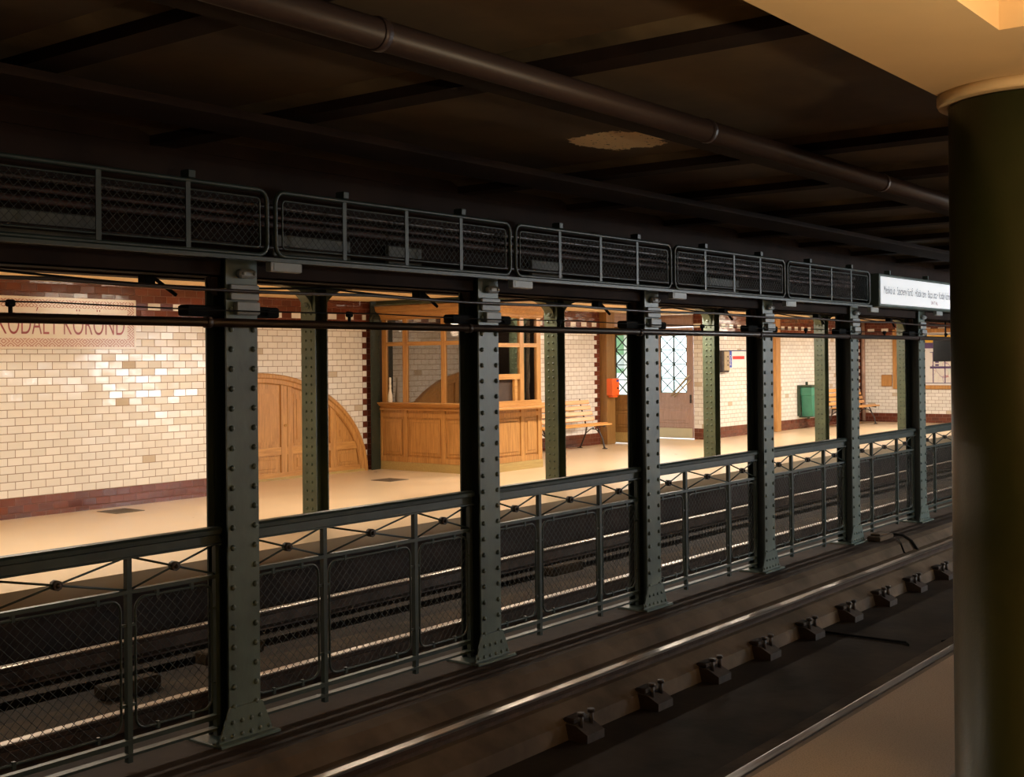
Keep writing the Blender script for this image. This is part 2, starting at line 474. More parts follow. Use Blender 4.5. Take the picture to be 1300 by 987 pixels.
struct(MB().box(-3, 28.3, 7.66, 14.6, -.12, 0).build('floor', 'floor'))
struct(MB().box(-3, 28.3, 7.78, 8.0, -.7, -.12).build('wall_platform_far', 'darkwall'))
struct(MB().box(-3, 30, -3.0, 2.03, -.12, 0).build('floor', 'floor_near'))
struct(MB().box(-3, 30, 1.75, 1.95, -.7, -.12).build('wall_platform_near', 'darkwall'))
struct(MB().box(-3, 30, 2.03, 2.055, -.06, -.002).build('trim_1', 'steelstrip'))
# track bed, both tracks; the concrete under the inner rail of the near track
struct(MB().box(-3, 30, 1.95, 7.78, -.72, -.585).build('floor', 'conc'))
struct(MB().prism([(5.95, -.585), (5.95, -.50), (6.0, -.485), (6.42, -.485), (6.47, -.50), (6.50, -.585)], 'x', -3, 30).build('trim_2', 'bed'))
struct(MB().prism([(3.90, -.585), (3.92, -.50), (4.035, -.43), (4.20, -.425), (4.42, -.425), (4.42, -.585)], 'x', -3, 30).build('trim_3', 'kerb'))
struct(MB().prism([(2.12, -.585), (2.12, -.50), (2.68, -.50), (2.95, -.545), (3.0, -.585)], 'x', -3, 30).build('trim_4', 'bed'))
# kerb between the tracks
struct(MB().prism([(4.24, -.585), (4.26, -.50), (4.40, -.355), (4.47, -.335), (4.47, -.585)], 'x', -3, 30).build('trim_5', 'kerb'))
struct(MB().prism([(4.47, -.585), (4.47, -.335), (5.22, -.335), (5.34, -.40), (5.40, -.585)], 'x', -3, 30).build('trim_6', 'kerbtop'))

# ceilings
struct(MB().box(-3, 28.3, 8.72, 14.6, ZC, ZC + .15).build('ceiling', 'plasterfar'))
ZS = 2.60
struct(MB().box(-3, 30, 1.3, 8.8, ZS, ZS + .12).build('ceiling', 'soot'))
# near platform: cream downstand at the platform edge, coffer behind it
nb = MB().box(-3, 30, .975, 1.39, 2.40, 2.80)
struct(nb.build('ceiling', 'plaster'))
struct(MB().box(3.47, 4.4, -3, .975, 2.40, 2.80).build('ceiling', 'plaster'))
struct(MB().box(-3, 30, -3, .975, 2.66, 2.80).build('ceiling', 'plaster'))
struct(MB().box(4.4, 30, -3, .975, 2.56, 2.66).build('ceiling', 'plaster'))
struct(MB().box(-3, 30, -3.1, -3.0, 0, 2.8).build('wall_near', 'plaster'))
struct(MB().box(-3.1, -3.0, -3, 14.6, -.72, 2.8).build('wall_behind', 'darkwall'))
struct(MB().box(30, 30.1, -3, 8, -.72, 2.8).build('wall_far_end', 'darkwall'))

# ------------------------------------------------------------------ ceiling steelwork over the near track
RIBS = [1.05, 2.30, 3.50, 5.72, 6.87, 8.17, 9.40, 10.60, 11.85, 13.1, 14.35, 15.6, 16.85, 18.1, 19.35]
for i, x in enumerate(RIBS):
    t = thing('ceiling_beam', 'sooty brown steel beam across the near track ceiling, %s counted from where the camera stands' % ORD[i], 'beam', (x, 0, 0), 'cross beams of the track ceiling')
    MB().box(0, .14, 1.395, 4.785, 2.53, ZS).box(0, .14, 4.855, 8.59, 2.53, ZS).build('web', 'sootbeam', t)
    MB().prism([(-.075, ZS), (-.0, ZS), (-.0, ZS - .028)], 'y', 1.395, 4.785).build('haunch', 'haunch', t)
# long purlin: riveted channel with a rolled top
pm = MB().prism([(2.44, 2.455), (2.68, 2.455), (2.68, 2.47), (2.57, 2.475), (2.57, 2.5298), (2.53, 2.5298), (2.53, 2.475), (2.44, 2.47)], 'x', -3, 29.9)
pur = thing('ceiling_purlin', 'long brown steel purlin with a rounded edge running under the track ceiling', 'beam', (0, 0, 0))
pm.build('web', 'sootbeam', pur)
MB().cyl((-3, 2.44, 2.452), (29.9, 2.44, 2.452), .045, 16).build('rolled_edge', 'purl', pur)
for k in range(14): MB().cyl((.6 + 1.95 * k, 2.44, 2.452), (.63 + 1.95 * k, 2.44, 2.452), .050, 16).build('joint_collar', 'purl', pur)
pm = MB().box(-3, 29.9, 3.74, 4.00, 2.475, 2.4985).box(-3, 29.9, 3.72, 4.015, 2.46, 2.475).box(-3, 29.9, 3.86, 3.88, 2.498, 2.5298)
o = pm.build('ceiling_girder', 'sootbeam'); tag(o, 'thin dark steel girder under the ceiling between purlin and cable guards', 'beam')
hb = MB()
o = MB().box(-3, 29.9, 4.80, 4.84, 2.03, 2.5298).box(-3, 29.9, 4.74, 4.90, 2.03, 2.05).build('column_girder', 'sootbeam')
tag(o, 'dark girder carried by the middle columns behind the wire cable guards', 'beam')
struct(MB().box(-3, 30, 4.79, 4.85, 2.5299, 2.62).build('trim_12', 'sootbeam'))
# girder over the far columns
og = MB().box(-3, 28.1, 8.52, 8.57, 2.25, 2.5298).box(-3, 28.1, 8.45, 8.64, 2.225, 2.250)
o = og.build('platform_girder', 'sootbeam'); tag(o, 'dark girder on the far columns along the opposite platform edge', 'beam')
struct(MB().box(-3, 28.1, 8.60, 8.72, 2.2505, 2.72).build('trim_7', 'darkwall'))

# ------------------------------------------------------------------ iron columns between the tracks
SP = 1.95; XA = 3.90
W_, D0, D1 = .195, -.08, .08      # column local: x 0..W_, y centred at 4.82
ZK = -.335
def column_a():
    t = thing('iron_column', '', 'column', (0, 4.82, ZK), 'riveted columns between the two tracks')
    H = 2.365
    f = MB().box(0, W_, D0, D0 + .011, 0, H)
    z = .17
    while z < H - .1:
        for x in (.028, W_ - .028): f.rivet((x, D0, z), (0, -1, 0), .0155, .013)
        z += .097
    f.build('front_flange', 'iron', t)
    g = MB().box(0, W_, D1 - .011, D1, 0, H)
    g.build('rear_flange', 'ironshade', t)  # darker copy of the column paint; shade of the sides put into colour
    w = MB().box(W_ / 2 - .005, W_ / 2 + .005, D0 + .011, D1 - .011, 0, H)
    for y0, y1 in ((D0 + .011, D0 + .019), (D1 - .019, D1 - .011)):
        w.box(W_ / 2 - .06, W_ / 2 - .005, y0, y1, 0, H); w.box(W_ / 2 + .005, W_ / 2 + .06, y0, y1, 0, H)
    w.build('web', 'ironshade', t)
    # splayed foot: gusset plates and base plate
    b = MB().prism([(-.075, 0), (W_ + .075, 0), (W_ + .055, .055), (W_ + .004, .17), (-.004, .17), (-.055, .055)], 'y', D0 - .010, D0)
    for k in range(6): b.rivet((-.045 + k * .057, D0 - .010, .035), (0, -1, 0), .012, .009)
    for k in range(4): b.rivet((.012 + k * .057, D0 - .010, .10), (0, -1, 0), .012, .009)
    b.build('foot_gusset', 'iron', t)
    MB().bbox(-.09, W_ + .09, D0 - .05, D1 + .05, -.012, .014, .004).build('base_plate', 'iron', t)
    # head: cable clamps, straps
    c = MB()
    c.bbox(-.20, W_ / 2 - .01, -.045, .035, 2.075, 2.13, .008); c.bbox(W_ / 2 + .01, W_ + .18, -.045, .035, 2.075, 2.13, .008)
    c.cyl((W_ + .10, -.05, 2.10), (W_ + .10, -.062, 2.10), .016, 8)
    c.build('cable_clamp', 'black', t)
    p = MB().bbox(.045, W_ - .004, D0 - .03, D0 - .001, 2.085, 2.15, .006).bbox(.012, W_ - .002, D0 - .022, D0 - .001, 2.155, 2.235, .006)
    p.rivet((.05, D0 - .022, 2.20), (0, -1, 0), .011, .01).rivet((.15, D0 - .022, 2.20), (0, -1, 0), .011, .01)
    p.bbox(.06, .17, D0 - .035, D0 - .001, 2.265, 2.31, .012).rivet((.08, D0 - .035, 2.288), (0, -1, 0), .010, .01).rivet((.15, D0 - .035, 2.288), (0, -1, 0), .010, .01)
    p.build('bracket_plate', 'greybox', t)
    k = MB()
    for sx in (-1, 1):
        x = W_ / 2 + sx * .10
        k.prism([(x, 2.36), (x + sx * .16, 2.36), (x + sx * .12, 2.33), (x + sx * .04, 2.27), (x, 2.18)], 'y', -.02, .02)
    k.build('head_gusset', 'sootbeam', t)
    return t
ca = column_a()
xs = [XA + SP * k for k in (-1, 0, 1, 2, 3, 4, 5, 6)]
lab = ['riveted grey-green iron column between the tracks, just outside the near end of the view',
       'largest riveted grey-green column, standing before the station name sign and arched door',
       'riveted grey-green column standing in line with the oak ticket booth front',
       'riveted grey-green column in front of the leaded glass platform doors',
       'riveted grey-green column hiding the wall notices, next before the green bin',
       'riveted grey-green column between the green bin and the boarded wall corner',
       'smallest riveted grey-green column, next to the round green pillar',
       'riveted grey-green column standing hidden behind the round green pillar']
copies(ca, [(x, 4.82, ZK) for x in xs], lab)

# ------------------------------------------------------------------ far platform columns
def column_b():
    t = thing('platform_column', '', 'column', (0, 8.545, 0), 'riveted columns on the opposite platform')
    H = 2.225; d = .095; w = .16
    f = MB().box(0, .012, -d, d, 0, H)
    z = .06
    while z < H - .12:
        for y in (-.035, .035): f.rivet((0, y, z), (-1, 0, 0), .014, .013)
        f.rivet((.006, -d, z), (0, -1, 0), .005, .006)
        z += .083
    f.build('side_flange', 'ironB', t)
    g = MB().box(w - .012, w, -d, d, 0, H)
    z = .06
    while z < H - .1:
        g.rivet((w - .006, -d, z), (0, -1, 0), .006, .006); z += .083
    g.build('side_flange', 'ironB', t)
    MB().box(.012, w - .012, -.005, .005, 0, H).build('web', 'ironB', t)
    MB().bbox(-.05, w + .05, -d - .05, d + .05, 0, .02, .004).build('base_plate', 'ironB', t)
    MB().cyl((-.012, 0, 2.06), (0, 0, 2.06), .062, 20).cyl((-.022, 0, 2.06), (-.012, 0, 2.06), .045, 20).rivet((-.022, 0, 2.06), (-1, 0, 0), .03, .012).build('boss', 'ironB', t)
    k = MB()
    for sx in (-1, 1):
        x0 = 0 if sx < 0 else w
        pts = [(x0, 2.24)] + [(x0 + sx * (.34 - .34 * math.cos(a)), 2.24 - 0) for a in ()]
        arc = [(x0 + sx * .36 * (1 - math.cos(a * PI / 16)), 2.220 - .24 * (1 - math.sin(a * PI / 16))) for a in range(0, 9)]
        poly = [(x0, 2.2249), (x0 + sx * .38, 2.2249)] + arc[::-1]
        k.prism(poly, 'y', -.06, .06)
    k.build('corbel', 'ironB', t)
    return t
cb = column_b()
copies(cb, [(8.0 + 3.905 * k, 8.545, 0) for k in range(5)],
       ['olive green riveted column on the far platform before the arched oak door',
        'olive green riveted column on the far platform between ticket booth and bench',
        'olive green riveted column on the far platform beside the grey-brown glass door',
        'olive green riveted column on the far platform beside the green bin',
        'olive green riveted column on the far platform before the map board'])

# ------------------------------------------------------------------ fence between the tracks
def wire_mesh(mb, x0, x1, z0, z1, px, pz, r, y=0):
    """diamond wire netting clipped to a rectangle; wires as thin 3-sided rods"""
    k = pz / px
    def rod(a, b):
        a = Vector(a); b = Vector(b)
        if (a - b).length < .004: return
        d = (b - a).normalized(); n1 = Vector((0, 1, 0)); n2 = d.cross(n1)
        vs = [p + n1 * math.cos(t) * r + n2 * math.sin(t) * r for p in (a, b) for t in (0, 2.094, 4.189)]
        mb.add(vs, [(0, 1, 4, 3), (1, 2, 5, 4), (2, 0, 3, 5)], True)
    W = x1 - x0; H = z1 - z0
    for s in (1, -1):
        c = -(H / k) - px
        while c < W + px:
            # line x = c + t, z = k t (t in 0..H/k), mirrored for s = -1
            ta = max(0, -c); tb = min(H / k, W - c)
            if tb > ta:
                xa, za, xb, zb = c + ta, k * ta, c + tb, k * tb
                if s < 0: za, zb = H - za, H - zb
                rod((x0 + xa, y + s * r * .8, z0 + za), (x0 + xb, y + s * r * .8, z0 + zb))
            c += px
    return mb

def rrect(x0, x1, z0, z1, rad, y=0, n=5, tl=1, tr=1):
    pts = []
    for cx, cz, a0 in ((x1 - rad, z1 - rad, 0), (x0 + rad, z1 - rad, 90), (x0 + rad, z0 + rad, 180), (x1 - rad, z0 + rad, 270)):
        for i in range(n + 1):
            a = math.radians(a0 + 90 * i / n); pts.append((cx + rad * math.cos(a), y, cz + rad * math.sin(a)))
    return pts

BAY = SP - W_        # clear length of a bay 1.755
def fence_bay():
    t = thing('fence_panel', '', 'fence', (0, 4.82, ZK), 'low wire fence panels between the middle columns')
    zt, zm, zb = 1.045, .805, .125
    # moulded hand rail
    MB().prism([(-.035, zt - .075), (-.018, zt - .075), (-.018, zt - .035), (-.036, zt - .028), (-.038, zt - .008), (-.026, zt + .003), (.026, zt + .003),
                (.038, zt - .008), (.036, zt - .028), (.018, zt - .035), (.018, zt - .075), (.035, zt - .075), (.035, zt - .082), (-.035, zt - .082)],
               'x', -.05 + .05, BAY).build('handrail', 'ironshade', t)
    MB().box(0, BAY, -.016, .016, zm - .007, zm + .012).build('middle_rail', 'ironshade', t)
    MB().box(0, BAY, -.016, .016, zb - .012, zb + .010).box(0, BAY, -.022, .022, zb - .065, zb - .052).build('bottom_rail', 'ironshade', t)
    px = [0, .515, 1.24, BAY]
    for x in px[1:3]:
        MB().box(x - .013, x + .013, -.014, .014, .03, zt - .08).build('post', 'ironshade', t)
    for x in (0.012, BAY - .012):
        MB().box(x - .012, x + .012, -.014, .014, .03, zt - .08).build('post', 'ironshade', t)
    for a, b in zip(px[:-1], px[1:]):
        a += .014; b -= .014; z0, z1 = zm + .012, zt - .08; c = ((a + b) / 2, (z0 + z1) / 2)
        x = MB()
        for (p, q) in (((a, z0), (b, z1)), ((a, z1), (b, z0))):
            x.cyl((p[0], 0, p[1]), (q[0], 0, q[1]), .0055, 6)
        x.build('cross_rod', 'ironshade', t)
        MB().cyl((c[0], -.018, c[1]), (c[0], .018, c[1]), .023, 8).rivet((c[0], -.018, c[1]), (0, -1, 0), .012, .012).build('rosette', 'bolt', t)
        fa, fb, fz0, fz1 = a + .025, b - .025, zb + .045, zm - .03
        g = MB().tube(rrect(fa, fb, fz0, fz1, .055), .0065, 6, True)
        for zz in (fz1 + .006, fz0 - .006):
            for xx in (fa + .12, fb - .12): g.box(xx - .008, xx + .008, -.008, .008, zz - .015, zz + .018)
        for xx in (fa - .012, fb + .012):
            for zz in (fz0 + .12, fz1 - .12): g.box(xx - .014, xx + .014, -.007, .007, zz - .006, zz + .006)
        m = g.build('mesh_frame', 'ironshade', t)
        wire_mesh(MB(), fa + .004, fb - .004, fz0 + .004, fz1 - .004, .050, .050, .0016).build('netting', 'wire', m)
    return t
fb = fence_bay()
fx = [XA + SP * k + W_ for k in (-1, 0, 1, 2, 3, 4, 5)]
copies(fb, [(x, 4.82, ZK) for x in fx],
       ['low green iron fence bay with wire netting, ending at the largest riveted column',
        'low iron netting fence bay in front of the arched door and the booth',
        'low iron netting fence bay in front of the booth end and the bench',
        'low iron netting fence bay below the grey-brown glass door',
        'low iron netting fence bay below the green bin',
        'low iron netting fence bay just before the smallest riveted column',
        'low iron netting fence bay partly behind the round green pillar'])

# ------------------------------------------------------------------ overhead cable guards
def cable_guard():
    t = thing('cable_guard', '', 'cable guard', (0, 4.60, 2.02), 'wire cable guards hung above the fence')
    L = 1.895
    MB().tube(rrect(0, L, .018, .335, .055), .0115, 8, True).build('outer_frame', 'ironshade', t)
    f = MB().tube(rrect(.045, L - .045, .055, .295, .02), .005, 6, True).build('inner_frame', 'ironshade', t)
    wire_mesh(MB(), .05, L - .05, .058, .292, .042, .042, .0017).build('netting', 'wire', t)
    for x in (.47, .95, 1.42):
        MB().box(x - .013, x + .013, -.008, -.003, .02, .335).build('upright', 'ironshade', t)
    for x in (.48, 1.44):
        MB().bbox(x - .02, x + .02, -.012, .05, .346, .385, .004).build('hanger', 'ironshade', t)
    MB().box(-.03, L + .025, -.02, .012, -.012, .006).build('bottom_strip', 'ironshade', t)
    return t
cg = cable_guard()
n0 = -1
gx = [4.095 + SP * k for k in (-2, -1, 0, 1, 2, 3)]
gx = [gx[1], gx[2], gx[3], gx[4], gx[5]]
copies(cg, [(x, 4.60, 2.02) for x in gx],
       ['wire cable guard above the station name sign, cut by the edge of the view',
        'overhead wire cable guard above the arched door',
        'overhead wire cable guard above the booth and bench',
        'overhead wire cable guard above the glass doors and notices',
        'overhead wire cable guard next to the lit route sign'])
gx2 = cg
# cables lying inside the guards
cz = [(.265, 4.66, .015), (.222, 4.68, .012), (.178, 4.665, .017), (.065, 4.67, .013)]
names = ['topmost', 'second', 'third', 'lowest']
for i, (z, y, r) in enumerate(cz):
    pts = [(x * .6 - 1, y + .002 * math.sin(x * 1.7 + i), 2.02 + z + .002 * math.sin(x * 1.1 + i * 2)) for x in range(0, 26)]
    pts = [p for p in pts if p[0] < 12.0]
    o = MB().tube(pts, r, 7).build('cable', 'cablered' if i in (1, 2) else 'brown')
    tag(o, '%s dark cable lying along inside the overhead wire guards' % names[i], 'cable', 'cables inside the wire guards')
for k, (x0, L) in enumerate(((4.2, .55), (5.05, .28), (2.4, .8), (6.4, .35), (8.7, .6))):
    o = MB().bbox(x0, x0 + L, 4.735, 4.765, 2.052, 2.165, .006).build('cable_tray', 'greydim')
    tag(o, ['pale grey tray piece in the wire guard above the arched door', 'short grey tray piece in the guard right above the booth frame', 'grey tray piece in the guard above the name sign',
            'small grey tray piece in the guard above the bench', 'grey tray piece in the guard above the glass doors'][k], 'cable tray', 'grey trays in the wire guards')
# brown edge beams under the guards, one per bay
eb = MB().box(0, BAY - .02, -.06, .06, 0, .008).box(0, BAY - .02, -.06, -.05, 0, .085).box(0, BAY - .02, -.065, -.045, .075, .085)
ebo = eb.build('tray_beam', 'sootbeam'); tag(ebo, '', 'beam', 'brown beams under the cable guards')
copies(ebo, [(x + .01, 4.83, 1.935) for x in fx],
       ['brown steel tray beam under the guard %s' % s for s in
        ('above the name sign', 'above the arched door', 'above the booth and bench', 'above the glass doors', 'left of the lit route sign', 'under the lit route sign', 'behind the round pillar')])
# small grey boxes
jb = MB().bbox(0, .205, -.04, .0, 0, .048, .004)
jt = thing('junction_box', '', 'junction box', (0, 4.70, 1.975), 'small grey boxes under the guards')
jb.build('casing', 'greybox', jt)
MB().box(.02, .185, -.042, -.040, .008, .040).build('cover', 'greybox', jt)
copies(jt, [(XA + SP * k + .155, 4.63, 1.961 if k < 5 else 1.972) for k in range(6)],
       ['small pale grey box under the guards at the %s' % s for s in
        ('largest riveted column', 'column in line with the booth', 'column before the glass doors', 'column hiding the notices', 'column beside the lit route sign', 'smallest riveted column')])
# long conduit in front of the columns
ct = thing('conduit', 'long dark brown conduit running in front of all the middle columns', 'pipe', (0, 4.70, 1.708))
MB().cyl((-1, 0, -.004), (20, 0, .016), .0215, 14).build('pipe', 'brown', ct)
cc = MB()
for k in range(-1, 8):
    x = XA + SP * k
    MB().cyl((x - .16, 0, 0), (x - .13, 0, 0), .028, 12).build('collar', 'brown', ct)
for k in range(-1, 8):
    x = XA + SP * k + .8
    MB().cyl((x, 0, 0), (x, 0, .055), .009, 8).bbox(x - .016, x + .016, -.015, .015, .045, .075, .005).build('clip', 'black', ct)
wires = [(4.66, 1.775, .0035, .01, 'thin taut wire just above the long brown conduit'),
         (4.68, 1.875, .009, .012, 'dark cable across the column heads, above the thin wire'),
         (5.05, 1.93, .006, .03, 'sagging black cable behind the column heads'),
         (5.35, 2.03, .006, .03, 'thin black cable slung over the far track, nearer the fence'),
         (6.45, 2.12, .011, .010, 'black conductor bar above the middle of the far track')]
for i, (y, z, r, sag, lb) in enumerate(wires):
    pts = [(x * .195 - 1, y, z - sag * math.sin(((x * .195) % SP) / SP * PI)) for x in range(0, 120)]
    o = MB().tube(pts, r, 6).build('overhead_cable', 'black' if i != 1 else 'brown'); tag(o, lb, 'cable')
# hangers under the girders (far track conductor) and small fittings in the strip above the conduit
hg = thing('cable_hanger', '', 'hanger', (0, 6.45, 2.12), 'black hangers of the conductor bar')
MB().cyl((0, 0, .01), (0, 0, .379), .007, 8).build('rod', 'black', hg)
MB().bbox(-.05, .05, -.03, .03, .019, .09, .01).build('insulator', 'black', hg)
copies(hg, [(4.6 + 1.3 * k, 6.45, 2.125) for k in range(12)],
       ['black hanger holding the conductor bar over the far track, %s from the near end' % ORD[k] for k in range(12)])
wb = thing('wire_bracket', '', 'bracket', (0, 4.95, 1.95), 'black strut brackets beside the middle columns')
MB().cyl((0, 0, .08), (.30, .0, -.10), .010, 8).build('strut', 'black', wb)
MB().bbox(-.03, .03, -.03, .03, .02, .09, .006).build('block', 'black', wb)
MB().bbox(.10, .16, -.03, .03, -.06, .0, .006).build('block', 'black', wb)
MB().cyl((-.45, 0, .045), (.0, 0, .06), .011, 8).build('arm', 'black', wb)
copies(wb, [(XA + SP * k - .42, 4.97, 1.95) for k in range(0, 6)],
       ['black strut bracket beside the %s' % s for s in
        ('largest riveted column', 'column in line with the booth', 'column before the glass doors', 'column hiding the notices', 'column after the green bin', 'smallest riveted column')])

# lit route sign (light box)
sg = thing('route_sign', 'white lit sign box listing the stations of the line, above the fence beside the pillar', 'sign', (12.03, 4.60, 2.02))
MB().bbox(0, 2.75, -.03, .11, 0, .335, .012).build('casing', 'iron', sg)
MB().box(.03, 2.72, -.034, -.0302, .03, .305).build('panel', 'lightbox', sg)
txt = 'Mexikói út · Széchenyi fürdő · Hősök tere · Bajza utca '
text_mesh(txt + '• Kodály körönd · Vörösmarty u.', .118, 'greytext', sg, (.11, -.0346, .135), FACE_CAM, .62, .0002)
text_mesh('ÖN ITT ÁLL', .055, 'sigtext', sg, (1.52, -.0346, .065), FACE_CAM, .8, .0002)
MB().box(.35, .37, -.01, .05, .336, .38).box(1.5, 1.52, -.01, .05, .336, .38).build('hanger', 'iron', sg)

# ------------------------------------------------------------------ rails
def rail(y, label):
    t = thing('rail', label, 'rail', (0, y, ZR))
    MB().prism([(-.034, -.012), (-.034, -.003), (-.024, 0), (.024, 0), (.034, -.003), (.034, -.012)], 'x', -3, 29.9).build('head', 'rail', t)
    MB().prism([(-.034, -.012), (-.030, -.036), (-.009, -.046), (-.009, -.115), (-.055, -.126), (-.055, -.138), (.055, -.138), (.055, -.126), (.009, -.115), (.009, -.046), (.030, -.036), (.034, -.012)],
               'x', -3, 29.9).build('web_and_foot', 'railside', t)
    return t
rail(2.58, 'rail of the near track beside the platform the picture is taken from')
rail(4.085, 'rail of the near track along the concrete kerb below the fence')
rail(5.73, 'rail of the far track just behind the netting fence')
rail(7.19, 'rail of the far track beside the opposite platform')
# rail chairs on the near track
rc = thing('rail_chair', '', 'rail fastening', (0, 3.90, -.585), 'bolted chairs of the near rail')
MB().prism([(-.10, 0), (-.10, .045), (-.02, .085), (.06, .085), (.06, 0)], 'x', -.085, .085).build('shoe', 'bolt', rc)
for x in (-.05, .05):
    MB().cyl((x, -.035, .06), (x, -.035, .135), .014, 8).cyl((x, -.035, .135), (x, -.035, .155), .022, 6).build('bolt', 'bolt', rc)
MB().bbox(-.07, .07, .0, .075, .085, .115, .008).build('clamp_plate', 'bolt', rc)
cxs = [5.65 + .755 * k for k in range(0, 12)]
copies(rc, [(x, 3.875, -.585) for x in cxs],
       ['dark bolted chair holding the rail beside the kerb, %s from the bottom of the view' % ORD[k] for k in range(12)])
rc2 = dup(rc)
copies(rc2, [(x, 5.84, -.585) for x in [4.0 + .9 * k for k in range(9)]],
       ['dark bolted chair on the far track behind the netting, %s from the near end' % ORD[k] for k in range(9)])
for o in [o for o in C.objects if o.name.startswith('rail_chair') and abs(o.location.y - 5.84) < .01]:
    o['group'] = 'bolted chairs of the far track'; o.rotation_euler = (0, 0, PI); o.location.y = 5.885
# black cables crossing the kerb
o = MB().tube([(12.50, 4.80, -.32), (12.48, 4.66, -.32), (12.42, 4.5, -.315), (12.33, 4.38, -.355), (12.27, 4.30, -.43), (12.26, 4.26, -.47)], .014, 8).build('kerb_cable', 'black')
tag(o, 'thick black cable bent over the kerb beside the column near the pillar', 'cable')
o = MB().tube([(12.20, 4.47, -.32), (12.08, 4.40, -.345), (11.98, 4.33, -.42), (12.0, 4.26, -.47)], .008, 8).build('kerb_cable', 'black')
tag(o, 'thin black cable branching down the kerb to the rail', 'cable')
o = MB().bbox(11.95, 12.32, 4.56, 4.70, -.335, -.285, .01).bbox(12.0, 12.27, 4.58, 4.68, -.285, -.262, .006).build('kerb_block', 'kerb')
tag(o, 'small stepped concrete block on the kerb beside the column near the pillar', 'block')
o = MB().tube([(8.86, 3.83, -.575), (8.86, 3.5, -.575), (8.87, 3.2, -.575), (8.80, 3.16, -.575)], .009, 6).build('bed_cable', 'black')
tag(o, 'short dark cable lying across the near track bed', 'cable')
o = MB().tube([(9.05, 3.0, -.575), (9.4, 2.85, -.56), (9.7, 2.72, -.53)], .008, 6).build('bed_cable', 'black')
tag(o, 'dark cable on the track bed running towards the near platform edge', 'cable')
# small debris of the far track: timber lumps
for k, (x, y, l) in enumerate(((5.2, 6.55, .5), (4.3, 6.35, .4), (9.2, 6.6, .5))):
    o = MB().bbox(x, x + l, y, y + .12, -.485, -.40, .012).build('wooden_block', 'bed')
    tag(o, ['brown block between the far rails below the booth', 'brown block between the far rails below the arched door', 'brown block between the far rails below the glass doors'][k], 'block', 'blocks between the far rails')

# ------------------------------------------------------------------ station name sign
ns = thing('station_name_sign', 'ceramic station name panel with red letters and ornament border on the tiled wall', 'sign', (0, 11.30, 0))
MB().bbox(6.22, 8.05, -.022, 0, 1.675, 2.205, .006).build('ornament_border', 'orn', ns)
MB().box(6.33, 7.94, -.025, -.0221, 1.785, 2.095).build('panel', 'signface', ns)
MB().box(6.22, 8.05, -.0245, -.0222, 2.178, 2.203).box(6.22, 8.05, -.0245, -.0222, 1.677, 1.70).box(8.025, 8.05, -.0245, -.0222, 1.70, 2.178).build('border_edge', 'signface', ns)
to = text_mesh('KODÁLY KÖRÖND', .315, 'sigtext', ns, (6.45, -.026, 1.825), FACE_CAM, .60, .0008, bold=-.003)
wdt = max(v.co.x for v in to.data.vertices) - min(v.co.x for v in to.data.vertices)
for v in to.data.vertices: v.co.x *= 1.44 / wdt

for (x, y, lb) in ((7.6, 10.93, 'dark metal floor grate below the station name sign'), (11.53, 10.83, 'dark metal floor grate in front of the oak booth')):
    o = MB()
    for k in range(9): o.box(x - .15 + k * .034, x - .132 + k * .034, y - .15, y + .15, 0, .004)
    o.box(x - .17, x + .17, y - .17, y - .15, 0, .005).box(x - .17, x + .17, y + .15, y + .17, 0, .005).box(x - .17, x - .15, y - .15, y + .15, 0, .005).box(x + .15, x + .17, y - .15, y + .15, 0, .005)
    o = o.build('floor_grate', 'grate'); tag(o, lb, 'grate', 'floor grates')

# ------------------------------------------------------------------ arched oak door
AX, AA, AB = 10.45, 1.97, 1.385
def ell(x, da=0): 
    a, b = AA - da, AB - da
    t = (x - AX) / a
    return b * math.sqrt(max(0, 1 - t * t)) if abs(t) < 1 else 0
ad = thing('arched_door', 'wide low arched oak panelled door in the tiled wall', 'door', (0, 12.15, 0))
XL = 9.12
# arch ring as a moulded sweep
def arch_pts(da, n=48):
    a, b = AA - da, AB - da
    x0 = max(-1, (XL - AX) / a); t0 = math.acos(x0)
    return [(AX + a * math.cos(t0 * (1 - i / n)), b * math.sin(t0 * (1 - i / n))) for i in range(n + 1)]
ring = MB()
levels = [(0, 0), (0, -.07), (.02, -.085), (.055, -.085), (.07, -.065), (.12, -.065), (.135, -.045), (.135, 0)]
rows = [[(x, y, z) for (x, z) in arch_pts(da)] for da, y in levels]
n = len(rows[0]); vs = [p for r in rows for p in r]
fs = [(i * n + k, i * n + k + 1, (i + 1) * n + k + 1, (i + 1) * n + k) for i in range(len(rows) - 1) for k in range(n - 1)]
ring.add(vs, fs).build('arch_frame', 'oak', ad)
def arch_poly(xa, xb, za, da, n=14):
    xa = max(xa, XL)
    lim = AX + (AA - da) * math.sqrt(max(0, 1 - (za / (AB - da)) ** 2)) 
    xb = min(xb, lim - .001)
    return [(xa, za), (xb, za)] + [(xb - (xb - xa) * i / n, max(za + .001, ell(xb - (xb - xa) * i / n, da))) for i in range(n + 1)]
MB().prism(arch_poly(XL, 12.5, .0, .13, 40), 'y', -.03, 0).build('leaf', 'oak', ad)
fr = MB()
for xa, xb in ((9.12, 9.22), (9.82, 9.93), (9.94, 10.05), (10.84, 10.945), (10.955, 11.04), (11.72, 11.83)):
    fr.prism(arch_poly(xa, xb, .07, .13, 4), 'y', -.052, -.030)
fr.build('stile', 'oak', ad)
rl = MB().prism(arch_poly(9.12, 12.5, .32, .13, 2)[:2] + [(12.2, .42), (9.12, .42)], 'y', -.050, -.0301)
rl.prism([(9.12, .03), (12.28, .03), (12.28, .09), (9.12, .09)], 'y', -.054, -.0301)
rl.build('rail', 'oakh', ad)
